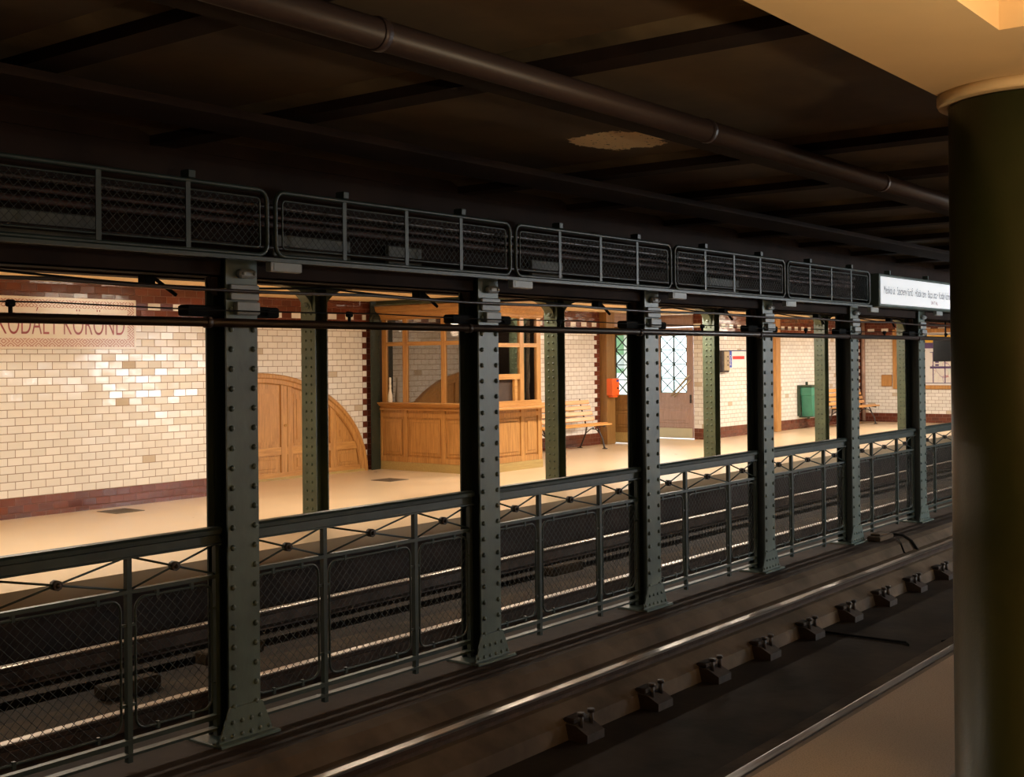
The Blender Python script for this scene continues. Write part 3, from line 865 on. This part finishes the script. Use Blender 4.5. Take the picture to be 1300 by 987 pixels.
for xa, xb in ((9.25, 9.79), (10.08, 10.81), (11.07, 11.69), (11.86, 12.3)):
    MB().prism(arch_poly(xa, xb - .0, .46, .20, 12), 'y', -.036, -.030).prism(arch_poly(xa + .05, xb - .05, .50, .26, 12), 'y', -.044, -.036).build('upper_panel', 'oak', ad)
    MB().bbox(max(xa, XL), min(xb, 12.2), -.036, -.030, .11, .30, .003).bbox(xa + .05, min(xb, 12.2) - .05, -.044, -.0345, .145, .265, .004).build('lower_panel', 'oak', ad)
MB().cyl((10.895, -.056, .70), (10.895, -.085, .70), .014, 10).build('knob', 'brass', ad)
MB().box(9.12, 12.42, -.075, -.055, 0, .03).build('threshold', 'oaklight', ad)

# ------------------------------------------------------------------ ticket booth
BX, BY0, BY1, BX1 = 12.68, 10.30, 12.03, 14.09
bt = thing('ticket_booth', 'oak ticket booth with glazed upper half standing against the back wall', 'booth', (0, 0, 0))
MB().box(BX - .02, BX1 + .02, BY0 - .02, 12.15, 0, .115).build('plinth', 'oaklight', bt)
bb = MB()
bb.box(BX, BX + .03, BY0, 12.15, .115, .86).box(BX, BX1, BY0, BY0 + .03, .115, .86).box(BX1 - .03, BX1, BY0, 12.15, .115, .86)
bb.build('lower_wall', 'oak', bt)
# frame strips on the side that faces the wall sign (normal -x)
fr = MB()
ys = [(BY1 - .0, 12.12), (11.555, 11.635), (10.86, 10.93), (BY0 - .012, BY0 + .07)]
for y0, y1 in ys:
    fr.box(BX - .022, BX, y0 if y0 < 12 else 12.03 - .0, y1, .115, .84)
    fr.box(BX - .012, BX + .035, y0 if y0 < 12 else 11.95, y1 if y1 < 12.1 else 12.03, .94, 2.12)
fr.box(BX - .019, BX, BY0 - .009, 12.03, .74, .80).box(BX - .019, BX, BY0 - .009, 12.03, .117, .19)
fr.build('side_framing', 'oak', bt)
MB().box(BX - .009, BX + .030, BY0 - .008, 12.02, 1.735, 1.79).build('side_transom', 'oaky', bt)
for (a, b) in ((11.655, 12.01), (10.95, 11.535), (10.39, 10.84)):
    p = MB().bbox(BX - .012, BX, a, b, .215, .715, .004)
    p.bbox(BX - .020, BX - .0105, a + .045, b - .045, .255, .675, .006)
    p.build('side_panel', 'oak', bt)
MB().prism([(BX - .05, .84), (BX - .05, .855), (BX - .02, .875), (BX - .06, .90), (BX - .10, .935), (BX - .095, .945), (BX + .04, .945), (BX + .04, .84)], 'y', BY0 - .045, 12.10).build('side_sill', 'oaky', bt)
# front (normal -y)
ff = MB()
for x0, x1 in ((BX - .012, BX + .07), (13.60, 13.69), (13.995, 14.06), (14.065, BX1)):
    ff.box(x0, x1, BY0 - .022, BY0, .115, .84); ff.box(x0, x1, BY0 - .012, BY0 + .035, .94, 2.12)
ff.box(BX - .01, BX1 - .001, BY0 - .019, BY0, .74, .80).box(BX - .01, BX1 - .001, BY0 - .019, BY0, .117, .19)
ff.build('front_framing', 'oak', bt)
MB().box(BX + .001, BX1 - .031, BY0 - .009, BY0 + .030, 1.70, 1.755).build('front_transom', 'oakh', bt)
for (a, b) in ((BX + .09, 13.58), (13.71, 13.975)):
    p = MB().bbox(a, b, BY0 - .012, BY0, .215, .715, .004)
    p.bbox(a + .045, b - .045, BY0 - .020, BY0 - .0105, .255, .675, .006)
    p.build('front_panel', 'oak', bt)
MB().bbox(BX - .05, 14.22, BY0 - .17, BY0 + .03, .845, .875, .006).build('counter', 'oakh', bt)
MB().box(BX, BX1, BY0 - .02, BY0 + .04, .875, .96).build('front_sill', 'oakh', bt)
# ticket window inside the front
tw = MB().box(BX + .07, 13.60, BY0 - .015, BY0 + .028, 1.255, 1.33).box(13.475, 13.535, BY0 - .014, BY0 + .029, .961, 1.254)
tw.build('ticket_window_frame', 'oakh', bt)
MB().box(BX + .05, 13.59, BY0 + .04, BY0 + .05, .96, 1.24).build('hatch_shutter', 'inner', bt)
# cornice
prof = [(0, 2.10), (-.03, 2.12), (-.035, 2.15), (-.07, 2.17), (-.08, 2.20), (-.12, 2.225), (-.13, 2.275), (-.13, 2.295), (0, 2.295)]
co = MB()
ring = []
for o_, z in prof:
    ring.append([(BX + o_, 12.13, z), (BX + o_, BY0 + o_, z), (BX1 - o_, BY0 + o_, z), (BX1 - o_, 12.13, z)])
vs = [p for r in ring for p in r]; fs = []
for i in range(len(ring)):
    j = (i + 1) % len(ring)
    for k in range(3): fs.append((i * 4 + k, i * 4 + k + 1, j * 4 + k + 1, j * 4 + k))
co.add(vs, fs).build('cornice', 'oaky', bt)
MB().box(BX + .01, BX1 - .01, BY0 + .01, 12.13, 2.25, 2.29).build('roof_board', 'inner', bt)
def pane(name, *b): return MB().box(*b).build(name, 'bglass', bt)
for (a, b) in ((11.635, 11.95), (10.93, 11.555), (10.37, 10.86)):
    pane('window_pane', BX + .010, BX + .014, a, b, 1.79, 2.11); pane('window_pane', BX + .010, BX + .014, a, b, .945, 1.735)
pane('window_pane', BX + .07, 13.60, BY0 + .010, BY0 + .014, 1.755, 2.11); pane('window_pane', BX + .07, 13.60, BY0 + .010, BY0 + .014, 1.33, 1.70)
pane('window_pane', 13.69, 13.995, BY0 + .010, BY0 + .014, 1.755, 2.11); pane('window_pane', 13.69, 13.995, BY0 + .010, BY0 + .014, .96, 1.70)
MB().box(BX1 - .03, BX1, BY0 + .05, 12.13, .86, 2.2).build('rear_panel', 'inner', bt)
MB().box(BX + .04, BX1 - .04, 12.12, 12.145, .86, 2.2).build('back_board', 'inner', bt)
cu = thing('curtain_strip', 'narrow cream curtain hanging behind the front window of the booth', 'curtain', (13.90, BY0 + .07, 0))
MB().tube([(0, 0, 2.1), (.005, 0, 1.8), (-.01, 0, 1.5), (0, 0, 1.3), (-.02, 0, 1.12), (-.015, 0, .97)], [.028, .026, .024, .026, .024, .03], 8).build('cloth', 'cloth', cu)
o = MB().lathe([(.026, 0), (.034, .015), (.032, .10), (.020, .15), (.014, .20), (.018, .23), (.013, .26), (.016, .33), (.010, .35)], (BX - .060, 11.83, .9460), 14).build('cream_bottle', 'cloth')
tag(o, 'slender cream bottle standing on the booth sill next to the wall', 'bottle')
MB().box(BX + .03, BX + .16, BY0 + .06, 12.1, .925, .944).build('inner_shelf', 'oaky', bt)

# engaged iron column between arched door and booth, with its girder
ec = thing('wall_column', 'dark green riveted column standing between the tiled wall and the oak booth', 'column', (12.467, 12.05, 0))
e = MB().box(0, .18, 0, .012, 0, ZC).box(.09, .10, .012, .098, 0, ZC)
z = .05
while z < 2.1:
    for x in (.03, .16): e.rivet((x, 0, z), (0, -1, 0), .011, .009)
    z += .083
e.build('front_flange', 'irondark', ec)
h = MB().cyl((.07, -.03, 2.10), (.07, 0, 2.10), .10, 18).cyl((.07, -.045, 2.10), (.07, -.03, 2.10), .06, 18)
for k in range(6): h.rivet((.07 + .075 * math.cos(k * PI / 3), -.03, 2.10 + .075 * math.sin(k * PI / 3)), (0, -1, 0), .012, .01)
h.build('head_boss', 'irondark', ec)
o = MB().box(12.50, 12.52, 8.73, 11.975, 2.315, ZC - .001).box(12.44, 12.58, 8.73, 11.975, 2.302, 2.316).build('cross_girder', 'ironB')
tag(o, 'dark green girder crossing the far platform ceiling above the booth corner', 'beam')

# ------------------------------------------------------------------ benches
def bench():
    t = thing('park_bench', '', 'bench', (0, 0, 0), 'slatted benches on the far platform')
    # local: x along -0.95..0.95 , y 0 front .. .52 back
    for x0, x1, y, z, w, th, tilt in ((-1.0, 1.0, .015, .415, .075, .028, -.2), (-1.0, 1.0, .10, .43, .075, .026, .0), (-1.0, 1.0, .19, .425, .075, .026, .05), (-1.0, 1.0, .28, .415, .075, .026, .12)):
        MB().bbox(x0, x1, y - w / 2, y + w / 2, z - th / 2, z + th / 2, .007).build('seat_slat', 'slat', t)
    for k in range(4):
        z = .50 + k * .095; y = .36 + k * .035
        o = MB().bbox(-1.0, 1.0, -.013, .013, -.036, .036, .006).build('back_slat', 'slat', t)
        o.location = (0, y, z); o.rotation_euler = (-.33, 0, 0)
    for sx in (-1, 1):
        x = sx * .78
        m = MB()
        m.tube([(x, -.01, .0), (x, .005, .04), (x, .03, .15), (x, .09, .27), (x, .13, .36), (x, .15, .40)], [.022, .016, .014, .014, .014, .014], 8)
        m.tube([(x, .50, .0), (x, .48, .04), (x, .43, .14), (x, .38, .25), (x, .36, .36), (x, .39, .46), (x, .47, .70), (x, .50, .84)], [.022, .016, .014, .014, .014, .014, .012, .010], 8)
        m.tube([(x, -.02, .385), (x, .10, .40), (x, .25, .39), (x, .37, .38)], .014, 8)
        m.tube([(x, .09, .27), (x, .17, .33), (x, .27, .335), (x, .39, .25)], .009, 8)
        m.tube([(x, .20, .375), (x, .22, .345), (x, .25, .36)], .009, 8)
        m.bbox(x - .025, x + .025, -.05, .03, 0, .015, .004).bbox(x - .025, x + .025, .46, .54, 0, .015, .004)
        m.build('iron_leg', 'bolt', t)
    return t
b1 = bench()
copies(b1, [(16.72, 11.46, 0), (26.32, 10.42, 0)],
       ['slatted wooden bench with iron legs between the booth and the glass doors', 'slatted wooden bench with iron legs in the tiled corner beyond the green bin'])

# ------------------------------------------------------------------ doors to the exit
o = MB().bbox(18.4302, 18.70, 12.00, 12.35, 0, ZC - .002, .01).build('trim_8', 'doordark'); struct(o)
o = MB().box(20.40, 20.459, 11.361, 12.35, 2.125, ZC - .01).box(20.37, 20.40, 11.361, 12.35, 2.13, 2.16).box(20.37, 20.40, 11.361, 12.35, 2.26, 2.30).build('trim_11', 'doorwood'); struct(o)
o = MB().box(18.66, 20.399, 12.16, 12.34, 2.12, 2.30).box(18.66, 20.45, 12.10, 12.36, 2.30, 2.36).build('trim_9', 'doorwood'); struct(o)
def leaf(name, label, wood_, x, y0, y1, hy, bars):
    """door leaf in the plane x, from y0 to y1; hy = side of the hinge"""
    t = thing(name, label, 'door', (x, 0, 0)); struct
    g0, g1, gz0, gz1 = y0 + .125, y1 - .125, .875, 1.96
    f = MB().box(-.022, .022, y0, g0, .02, 2.11).box(-.022, .022, g1, y1, .02, 2.11).box(-.022, .022, g0, g1, gz1, 2.11).box(-.022, .022, g0, g1, .02, gz0)
    f.box(-.034, -.022, y0 + .01, y1 - .01, .62, .66).box(-.034, -.022, y0 + .01, y1 - .01, .74, .78).box(-.034, -.022, y0 + .01, y1 - .01, .215, .245)
    f.build('frame', wood_, t)
    MB().bbox(-.034, -.0221, g0 - .03, g1 + .03, .30, .58, .006).bbox(-.042, -.0335, g0 + .02, g1 - .02, .35, .53, .006).build('panel', wood_, t)
    MB().box(-.030, -.0221, y0 + .02, y1 - .02, .03, .205).build('kick_plate', 'kick' if wood_ == 'doorwood' else 'oaklight', t)
    MB().box(-.003, .003, g0, g1, gz0, gz1).build('glass', 'glass', t)
    la = MB(); nc = 2; w = (g1 - g0) / nc; nr = 4; h = (gz1 - gz0) / nr
    for c in range(nc + 1): la.box(-.009, .009, g0 + c * w - .012, g0 + c * w + .012, gz0, gz1)
    for r in range(nr + 1): la.box(-.009, .009, g0, g1, gz0 + r * h - .008, gz0 + r * h + .008)
    for c in range(nc):
        for r in range(nr):
            a, b, cz0, cz1 = g0 + c * w, g0 + (c + 1) * w, gz0 + r * h, gz0 + (r + 1) * h
            la.cyl((0, a, cz0), (0, b, cz1), .011, 4).cyl((0, a, cz1), (0, b, cz0), .011, 4)
            la.cyl((-.012, (a + b) / 2, (cz0 + cz1) / 2), (.012, (a + b) / 2, (cz0 + cz1) / 2), .013, 8)
    for r in range(1, nr): la.cyl((-.012, g0 + w, gz0 + r * h), (.012, g0 + w, gz0 + r * h), .020, 8)
    la.build('lattice', 'lead', t)
    if bars:
        MB().cyl((-.07, 11.80, .82), (-.07, 11.42, 1.21), .015, 8).cyl((-.07, 11.74, .80), (-.07, 11.38, 1.13), .015, 8).cyl((-.07, 11.78, .84), (-.022, 11.78, .84), .01, 6).cyl((-.07, 11.43, 1.2), (-.022, 11.43, 1.2), .01, 6).build('push_bar', 'beige', t)
        MB().bbox(-.045, -.034, 11.385, 11.42, .68, .84, .004).build('lock', 'bolt', t)
    else:
        MB().cyl((-.07, y1 - .12, .67), (-.07, y1 - .02, .67), .011, 8).cyl((-.07, y1 - .05, .67), (-.022, y1 - .05, .67), .011, 8).cyl((-.022, y1 - .05, .67), (-.030, y1 - .05, .67), .03, 12).build('handle', 'brass', t)
        MB().cyl((-.06, y0 + .32, .78), (-.06, y0 + .32, .92), .012, 8).build('pull', 'brass', t)
    return t
leaf('exit_door', 'open dark oak door leaf with leaded glass beside the bench', 'doordark', 18.80, 11.36, 12.17, 1, False)
leaf('exit_door', 'open grey-brown door leaf with bright leaded glass and slanted push bars', 'doorwood', 20.42, 11.365, 12.19, 1, True)
# daylight at the stair behind: a lit opening in the corridor end
st = MB().box(22.78, 22.799, 11.6, 14.2, .35, 2.2).build('window_1', emis('daylit_opening', (.80, .90, 1.0), 1.5)); struct(st)

# ------------------------------------------------------------------ things on the far walls
def validator(label, loc, rz):
    t = thing('ticket_validator', label, 'ticket validator', loc, None, rz)
    # local: faces -y, x -.12...12
    MB().bbox(-.115, .115, -.13, 0, 0, .31, .014).build('casing', 'orange', t)
    MB().bbox(-.08, .07, -.12, -.02, -.03, .0, .006).build('ticket_tray', 'orange', t)
    MB().box(.02, .09, -.1325, -.1301, .25, .285).build('label', 'blue', t)
    MB().bbox(.04, .075, -.137, -.1295, .12, .15, .003).build('slot', 'black', t)
    return t
validator('orange ticket validator on the oak door post beside the bench', (18.53, 12.004, .87), 0)
validator('orange ticket validator on the tiled wall below the beige box', (20.63, 11.135, .865), 0)
t = thing('intercom_box', 'tall beige casing on the tiled wall above the orange validator', 'box', (21.12, 11.133, 1.25))
MB().bbox(-.14, .14, -.09, 0, 0, .42, .012).build('casing', 'bolt', t)
MB().bbox(-.075, .135, -.10, -.088, .035, .40, .006).build('front_plate', 'beige', t)
for z in (.30, .22, .14): MB().cyl((.06, -.105, z), (.06, -.10, z), .018, 8).build('button', 'bolt', t)
t = thing('notice_plate', 'white notice with blue side strip and red band beside the beige box', 'notice', (21.38, 11.133, 1.34))
MB().box(0, .85, -.012, 0, 0, .33).build('board', 'white', t)
MB().box(0, .13, -.0145, -.0121, 0, .33).build('blue_strip', 'blue', t)
MB().box(0, .85, -.0145, -.0121, .315, .335).build('top_edge', 'navy', t)
MB().box(.17, .66, -.0145, -.0121, .16, .22).build('red_band', 'red', t)
MB().box(.80, .85, -.0145, -.0121, .0, .31).build('red_strip', 'red', t)
text_mesh('INFO', .09, 'white', t, (.105, -.0148, .035), (PI / 2, -PI / 2, 0), 1.0, .0002)
struct(MB().bbox(23.30, 23.50, 11.03, 11.129, 0, ZC - .02, .01).build('trim_10', 'oak'))
# wire-frame litter bin
t = thing('litter_bin', 'green enamel litter bin hung on a dark frame on the tiled wall', 'bin', (24.80, 11.13, .27))
MB().prism([(-.19, .0), (.19, .0), (.24, .60), (-.24, .60)], 'y', -.30, -.06).build('bucket', 'bin', t)
rb = MB()
for k in range(5): 
    x = -.16 + .08 * k; rb.box(x - .006, x + .006, -.306, -.300, .03, .44)
rb.bbox(-.25, .25, -.31, -.05, .44, .62, .01); rb.build('rim', 'bin', t)
MB().bbox(-.29, .27, -.33, -.03, .62, .66, .01).box(-.30, -.26, -.06, -.0, .0, .66).box(-.22, .2, -.2, -.0, -.03, .0).cyl((-.03, -.1, .66), (-.03, -.1, .73), .03, 8).cyl((-.18, -.2, -.06), (-.18, -.2, .0), .03, 8).build('frame', 'binrim', t)
o = MB().cyl((28.06, 11.07, .02), (28.06, 11.07, ZC - .01), .045, 14).build('drain_pipe', simple('pipe_paint', (.45, .28, .2), .4)); tag(o, 'brownish vertical pipe in the tiled corner behind the second bench', 'pipe')
o = MB().bbox(28.04, 28.099, 10.39, 10.63, .83, 1.10, .01).build('wooden_wall_box', 'oak'); tag(o, 'small square wooden box on the end wall above the second bench', 'box')
# map board on the end wall, normal -x
t = thing('map_board', 'large framed city map board on the tiled end wall', 'map board', (28.10, 0, 0))
fm = MB().bbox(-.05, 0, 10.27, 10.36, .77, 2.15, .01).bbox(-.05, 0, 7.9, 10.27, .77, .86, .01).bbox(-.05, 0, 7.9, 10.27, 2.06, 2.15, .01)
fm.build('frame', 'oak', t)
MB().box(-.02, -.001, 7.9, 10.27, .86, 2.06).build('backing', 'white', t)
MB().box(-.024, -.0201, 7.95, 9.46, .92, 1.60).build('map_sheet', 'map', t)
MB().box(-.024, -.0201, 7.95, 10.2, 1.83, 2.0).build('yellow_header', 'yellow', t)
MB().box(-.026, -.0201, 7.95, 10.2, 1.70, 1.83).build('dark_header', 'purple', t)
gr = MB()
for y in (9.42, 9.62, 9.15): gr.box(-.028, -.0242, y, y + .02, .92, 1.62)
for z in (.90, 1.24, 1.60): gr.box(-.028, -.0242, 7.95, 9.5 if z > 1 else 10.0, z, z + (.05 if 1 < z < 1.5 else .015))
gr.build('grid_lines', 'purple', t)
dm = MB()
for k in range(5): dm.box(-.028, -.0242, 9.30, 9.38, 1.30 + k * .07, 1.34 + k * .07)
dm.build('index_marks', 'purple', t)
t = thing('display_box', 'black display box hanging in front of the map board', 'display', (25.4, 8.27, 1.41))
MB().bbox(-.06, .06, -.24, .24, 0, .48, .012).build('casing', 'black', t)
MB().cyl((0, .0, .48), (0, .0, 1.02), .018, 8).build('rod', 'black', t)

# ------------------------------------------------------------------ round pillar near the camera
pl = thing('round_pillar', 'thick round dark green pillar on the near platform', 'pillar', (4.36, 1.12, 0))
MB().lathe([(.30, 0), (.30, .04), (.272, .06), (.270, .9), (.268, 2.36)], n=64).build('shaft', 'pillar', pl)
MB().lathe([(.300, 2.365), (.305, 2.375), (.305, 2.3995)], n=64).build('collar', 'plaster', pl)

# ------------------------------------------------------------------ lamps and light
def area(name, loc, sx, sy, power, col, rot=(0, 0, 0), spread=None):
    l = bpy.data.lights.new(name, 'AREA'); l.shape = 'RECTANGLE'; l.size = sx; l.size_y = sy; l.energy = power; l.color = col
    if spread: l.spread = spread
    o = bpy.data.objects.new(name, l); C.objects.link(o); o.location = loc; o.rotation_euler = rot
    return o
WARM = (1, .86, .70); NEUT = (1, .90, .79)
lf = thing('ceiling_lamp', '', 'lamp', (0, 0, 0), 'tube lamps on the far platform ceiling')
MB().bbox(-.62, .62, -.06, .06, 0, .035, .008).build('housing', 'lamp_body', lf)
MB().cyl((-.58, 0, -.022), (.58, 0, -.022), .018, 10).build('tube', 'tube', lf)
lx = [1.6, 5.2, 8.9, 12.1, 15.2, 18.0, 21.6, 25.0]
POW = [58, 62, 58, 74, 92, 88, 90, 96]
ll = ['tube lamp on the far platform ceiling, %s counted from the name sign end' % ORD[k] for k in range(len(lx))]
copies(lf, [(x, 9.02, ZC - .036) for x in lx], ll)
for x, p in zip(lx, POW):
    area('far_lamp', (x, 9.02, ZC - .085), 1.2, .12, p, WARM if x < 13 else NEUT)
# near platform lamps: globes on short stems
def globe():
    t = thing('globe_lamp', '', 'lamp', (0, 0, 0), 'globe lamps on the near platform ceiling')
    MB().lathe([(.06, .26), (.06, .24), (.012, .23), (.012, .09), (.04, .07), (.04, .05)], n=16).build('stem', 'lamp_body', t)
    MB().lathe([(.01, -.06), (.04, -.045), (.06, 0), (.045, .04), (.03, .0499)], n=16).build('bulb', 'tube', t)
    return t
NL = [(-1.2, -.7, 18, (1, .80, .58)), (6.4, -.8, 45, (1, .86, .7)), (10.4, -.8, 160, (.95, .97, .92)), (14.4, -.8, 560, (.9, .96, .97)), (18.6, -.8, 300, (.9, .96, 1))]
copies(globe(), [(x, y, 2.66 - .26 if x < 4.4 else 2.56 - .26) for x, y, p, c in NL],
       ['globe lamp on the near platform ceiling, %s counted from behind the camera' % ORD[k] for k in range(5)])
for x, y, p, c in NL:
    l = bpy.data.lights.new('globe_light', 'POINT'); l.energy = p; l.color = c; l.shadow_soft_size = .075
    o = bpy.data.objects.new('globe_light', l); C.objects.link(o); o.location = (x, y, 2.66 - .26 if x < 4.4 else 2.56 - .26)
# added out-of-view uplight, there only to brighten the cream near ceiling
ul = thing('added_uplight', 'added metal bowl uplight, out of view, brightening the near platform ceiling', 'lamp', (2.2, -.85, 1.40))
MB().lathe([(.05, 0), (.16, .03), (.24, .10), (.25, .10), (.255, .11), (.24, .112), (.15, .05), (.04, .02)], n=24).build('bowl', 'iron', ul)
MB().cyl((0, 0, .0), (0, 0, 1.2599), .008, 8).build('rod', 'iron', ul)
l = bpy.data.lights.new('added_uplight_source', 'AREA'); l.shape = 'DISK'; l.size = .40; l.energy = 140; l.color = (1, .80, .52)
o = bpy.data.objects.new('added_uplight_source', l); C.objects.link(o); o.location = (2.2, -.85, 1.52); o.rotation_euler = (PI, 0, 0)
pp = thing('added_light_panel', 'wide added unseen poster case on the near platform wall beyond the round pillar', 'poster case', (18.8, -2.985, 2.02))  # unseen glowing panel added for tile reflections and light on the right-hand columns
MB().bbox(-1.8, 1.8, -.01, .09, -.5, .42, .01).build('case', 'iron', pp)
MB().box(-1.72, 1.72, .0901, .095, -.43, .35).build('lightpanel', emis('added_panel_glow', (.86, .93, 1.0), 46), pp)
bo = MB().lathe([(.02, 0), (.05, .03), (.05, .08), (.012, .11), (.012, .229)], (13.4, 11.3, 2.02), 12).build('added_booth_bulb', 'tube')  # hidden bulb and point light added to brighten the booth interior
tag(bo, 'small added bulb hidden under the booth roof to brighten its inside', 'lamp')
l = bpy.data.lights.new('added_booth_light', 'POINT'); l.energy = 1.6; l.color = (1, .8, .6); l.shadow_soft_size = .06
o = bpy.data.objects.new('added_booth_light', l); C.objects.link(o); o.location = (13.4, 11.3, 1.93)
area('corridor_light', (21.6, 12.9, 2.35), 1.6, 1.6, 120, (.92, .96, 1))

w = bpy.data.worlds.new('World'); bpy.context.scene.world = w; w.use_nodes = True
w.node_tree.nodes['Background'].inputs[0].default_value = (.01, .009, .008, 1); w.node_tree.nodes['Background'].inputs[1].default_value = .3

# ------------------------------------------------------------------ camera
F = 1560.0
Lv = Vector((6.08431367e-01, -7.63082818e-04, 7.93606130e-01))
Pv = Vector((-0.7935435, 0.0120148, 0.6083949))
Uv = Vector((-0.00999928, -0.99992753, 0.00670464))
cam = bpy.data.cameras.new('Camera'); co = bpy.data.objects.new('Camera', cam); C.objects.link(co)
# camera axes (right, up, back) expressed in the world (x = along track, y = across, z = up)
right = Vector((Lv[0], Pv[0], Uv[0])); down = Vector((Lv[1], Pv[1], Uv[1])); fwd = Vector((Lv[2], Pv[2], Uv[2]))
R = Matrix((right, -down, -fwd)).transposed()
co.matrix_world = Matrix.Translation((0, 0, 1.51)) @ R.to_4x4()
cam.sensor_fit = 'HORIZONTAL'; cam.sensor_width = 36; cam.lens = F * 36 / 1300
cam.shift_y = -(493.5 - 448.0) / 1300
cam.clip_start = .05; cam.clip_end = 200
bpy.context.scene.camera = co
vs_ = bpy.context.scene.view_settings
vs_.view_transform = 'Standard'; vs_.look = 'None'; vs_.gamma = 1; vs_.use_curve_mapping = False; vs_.exposure = 0.0
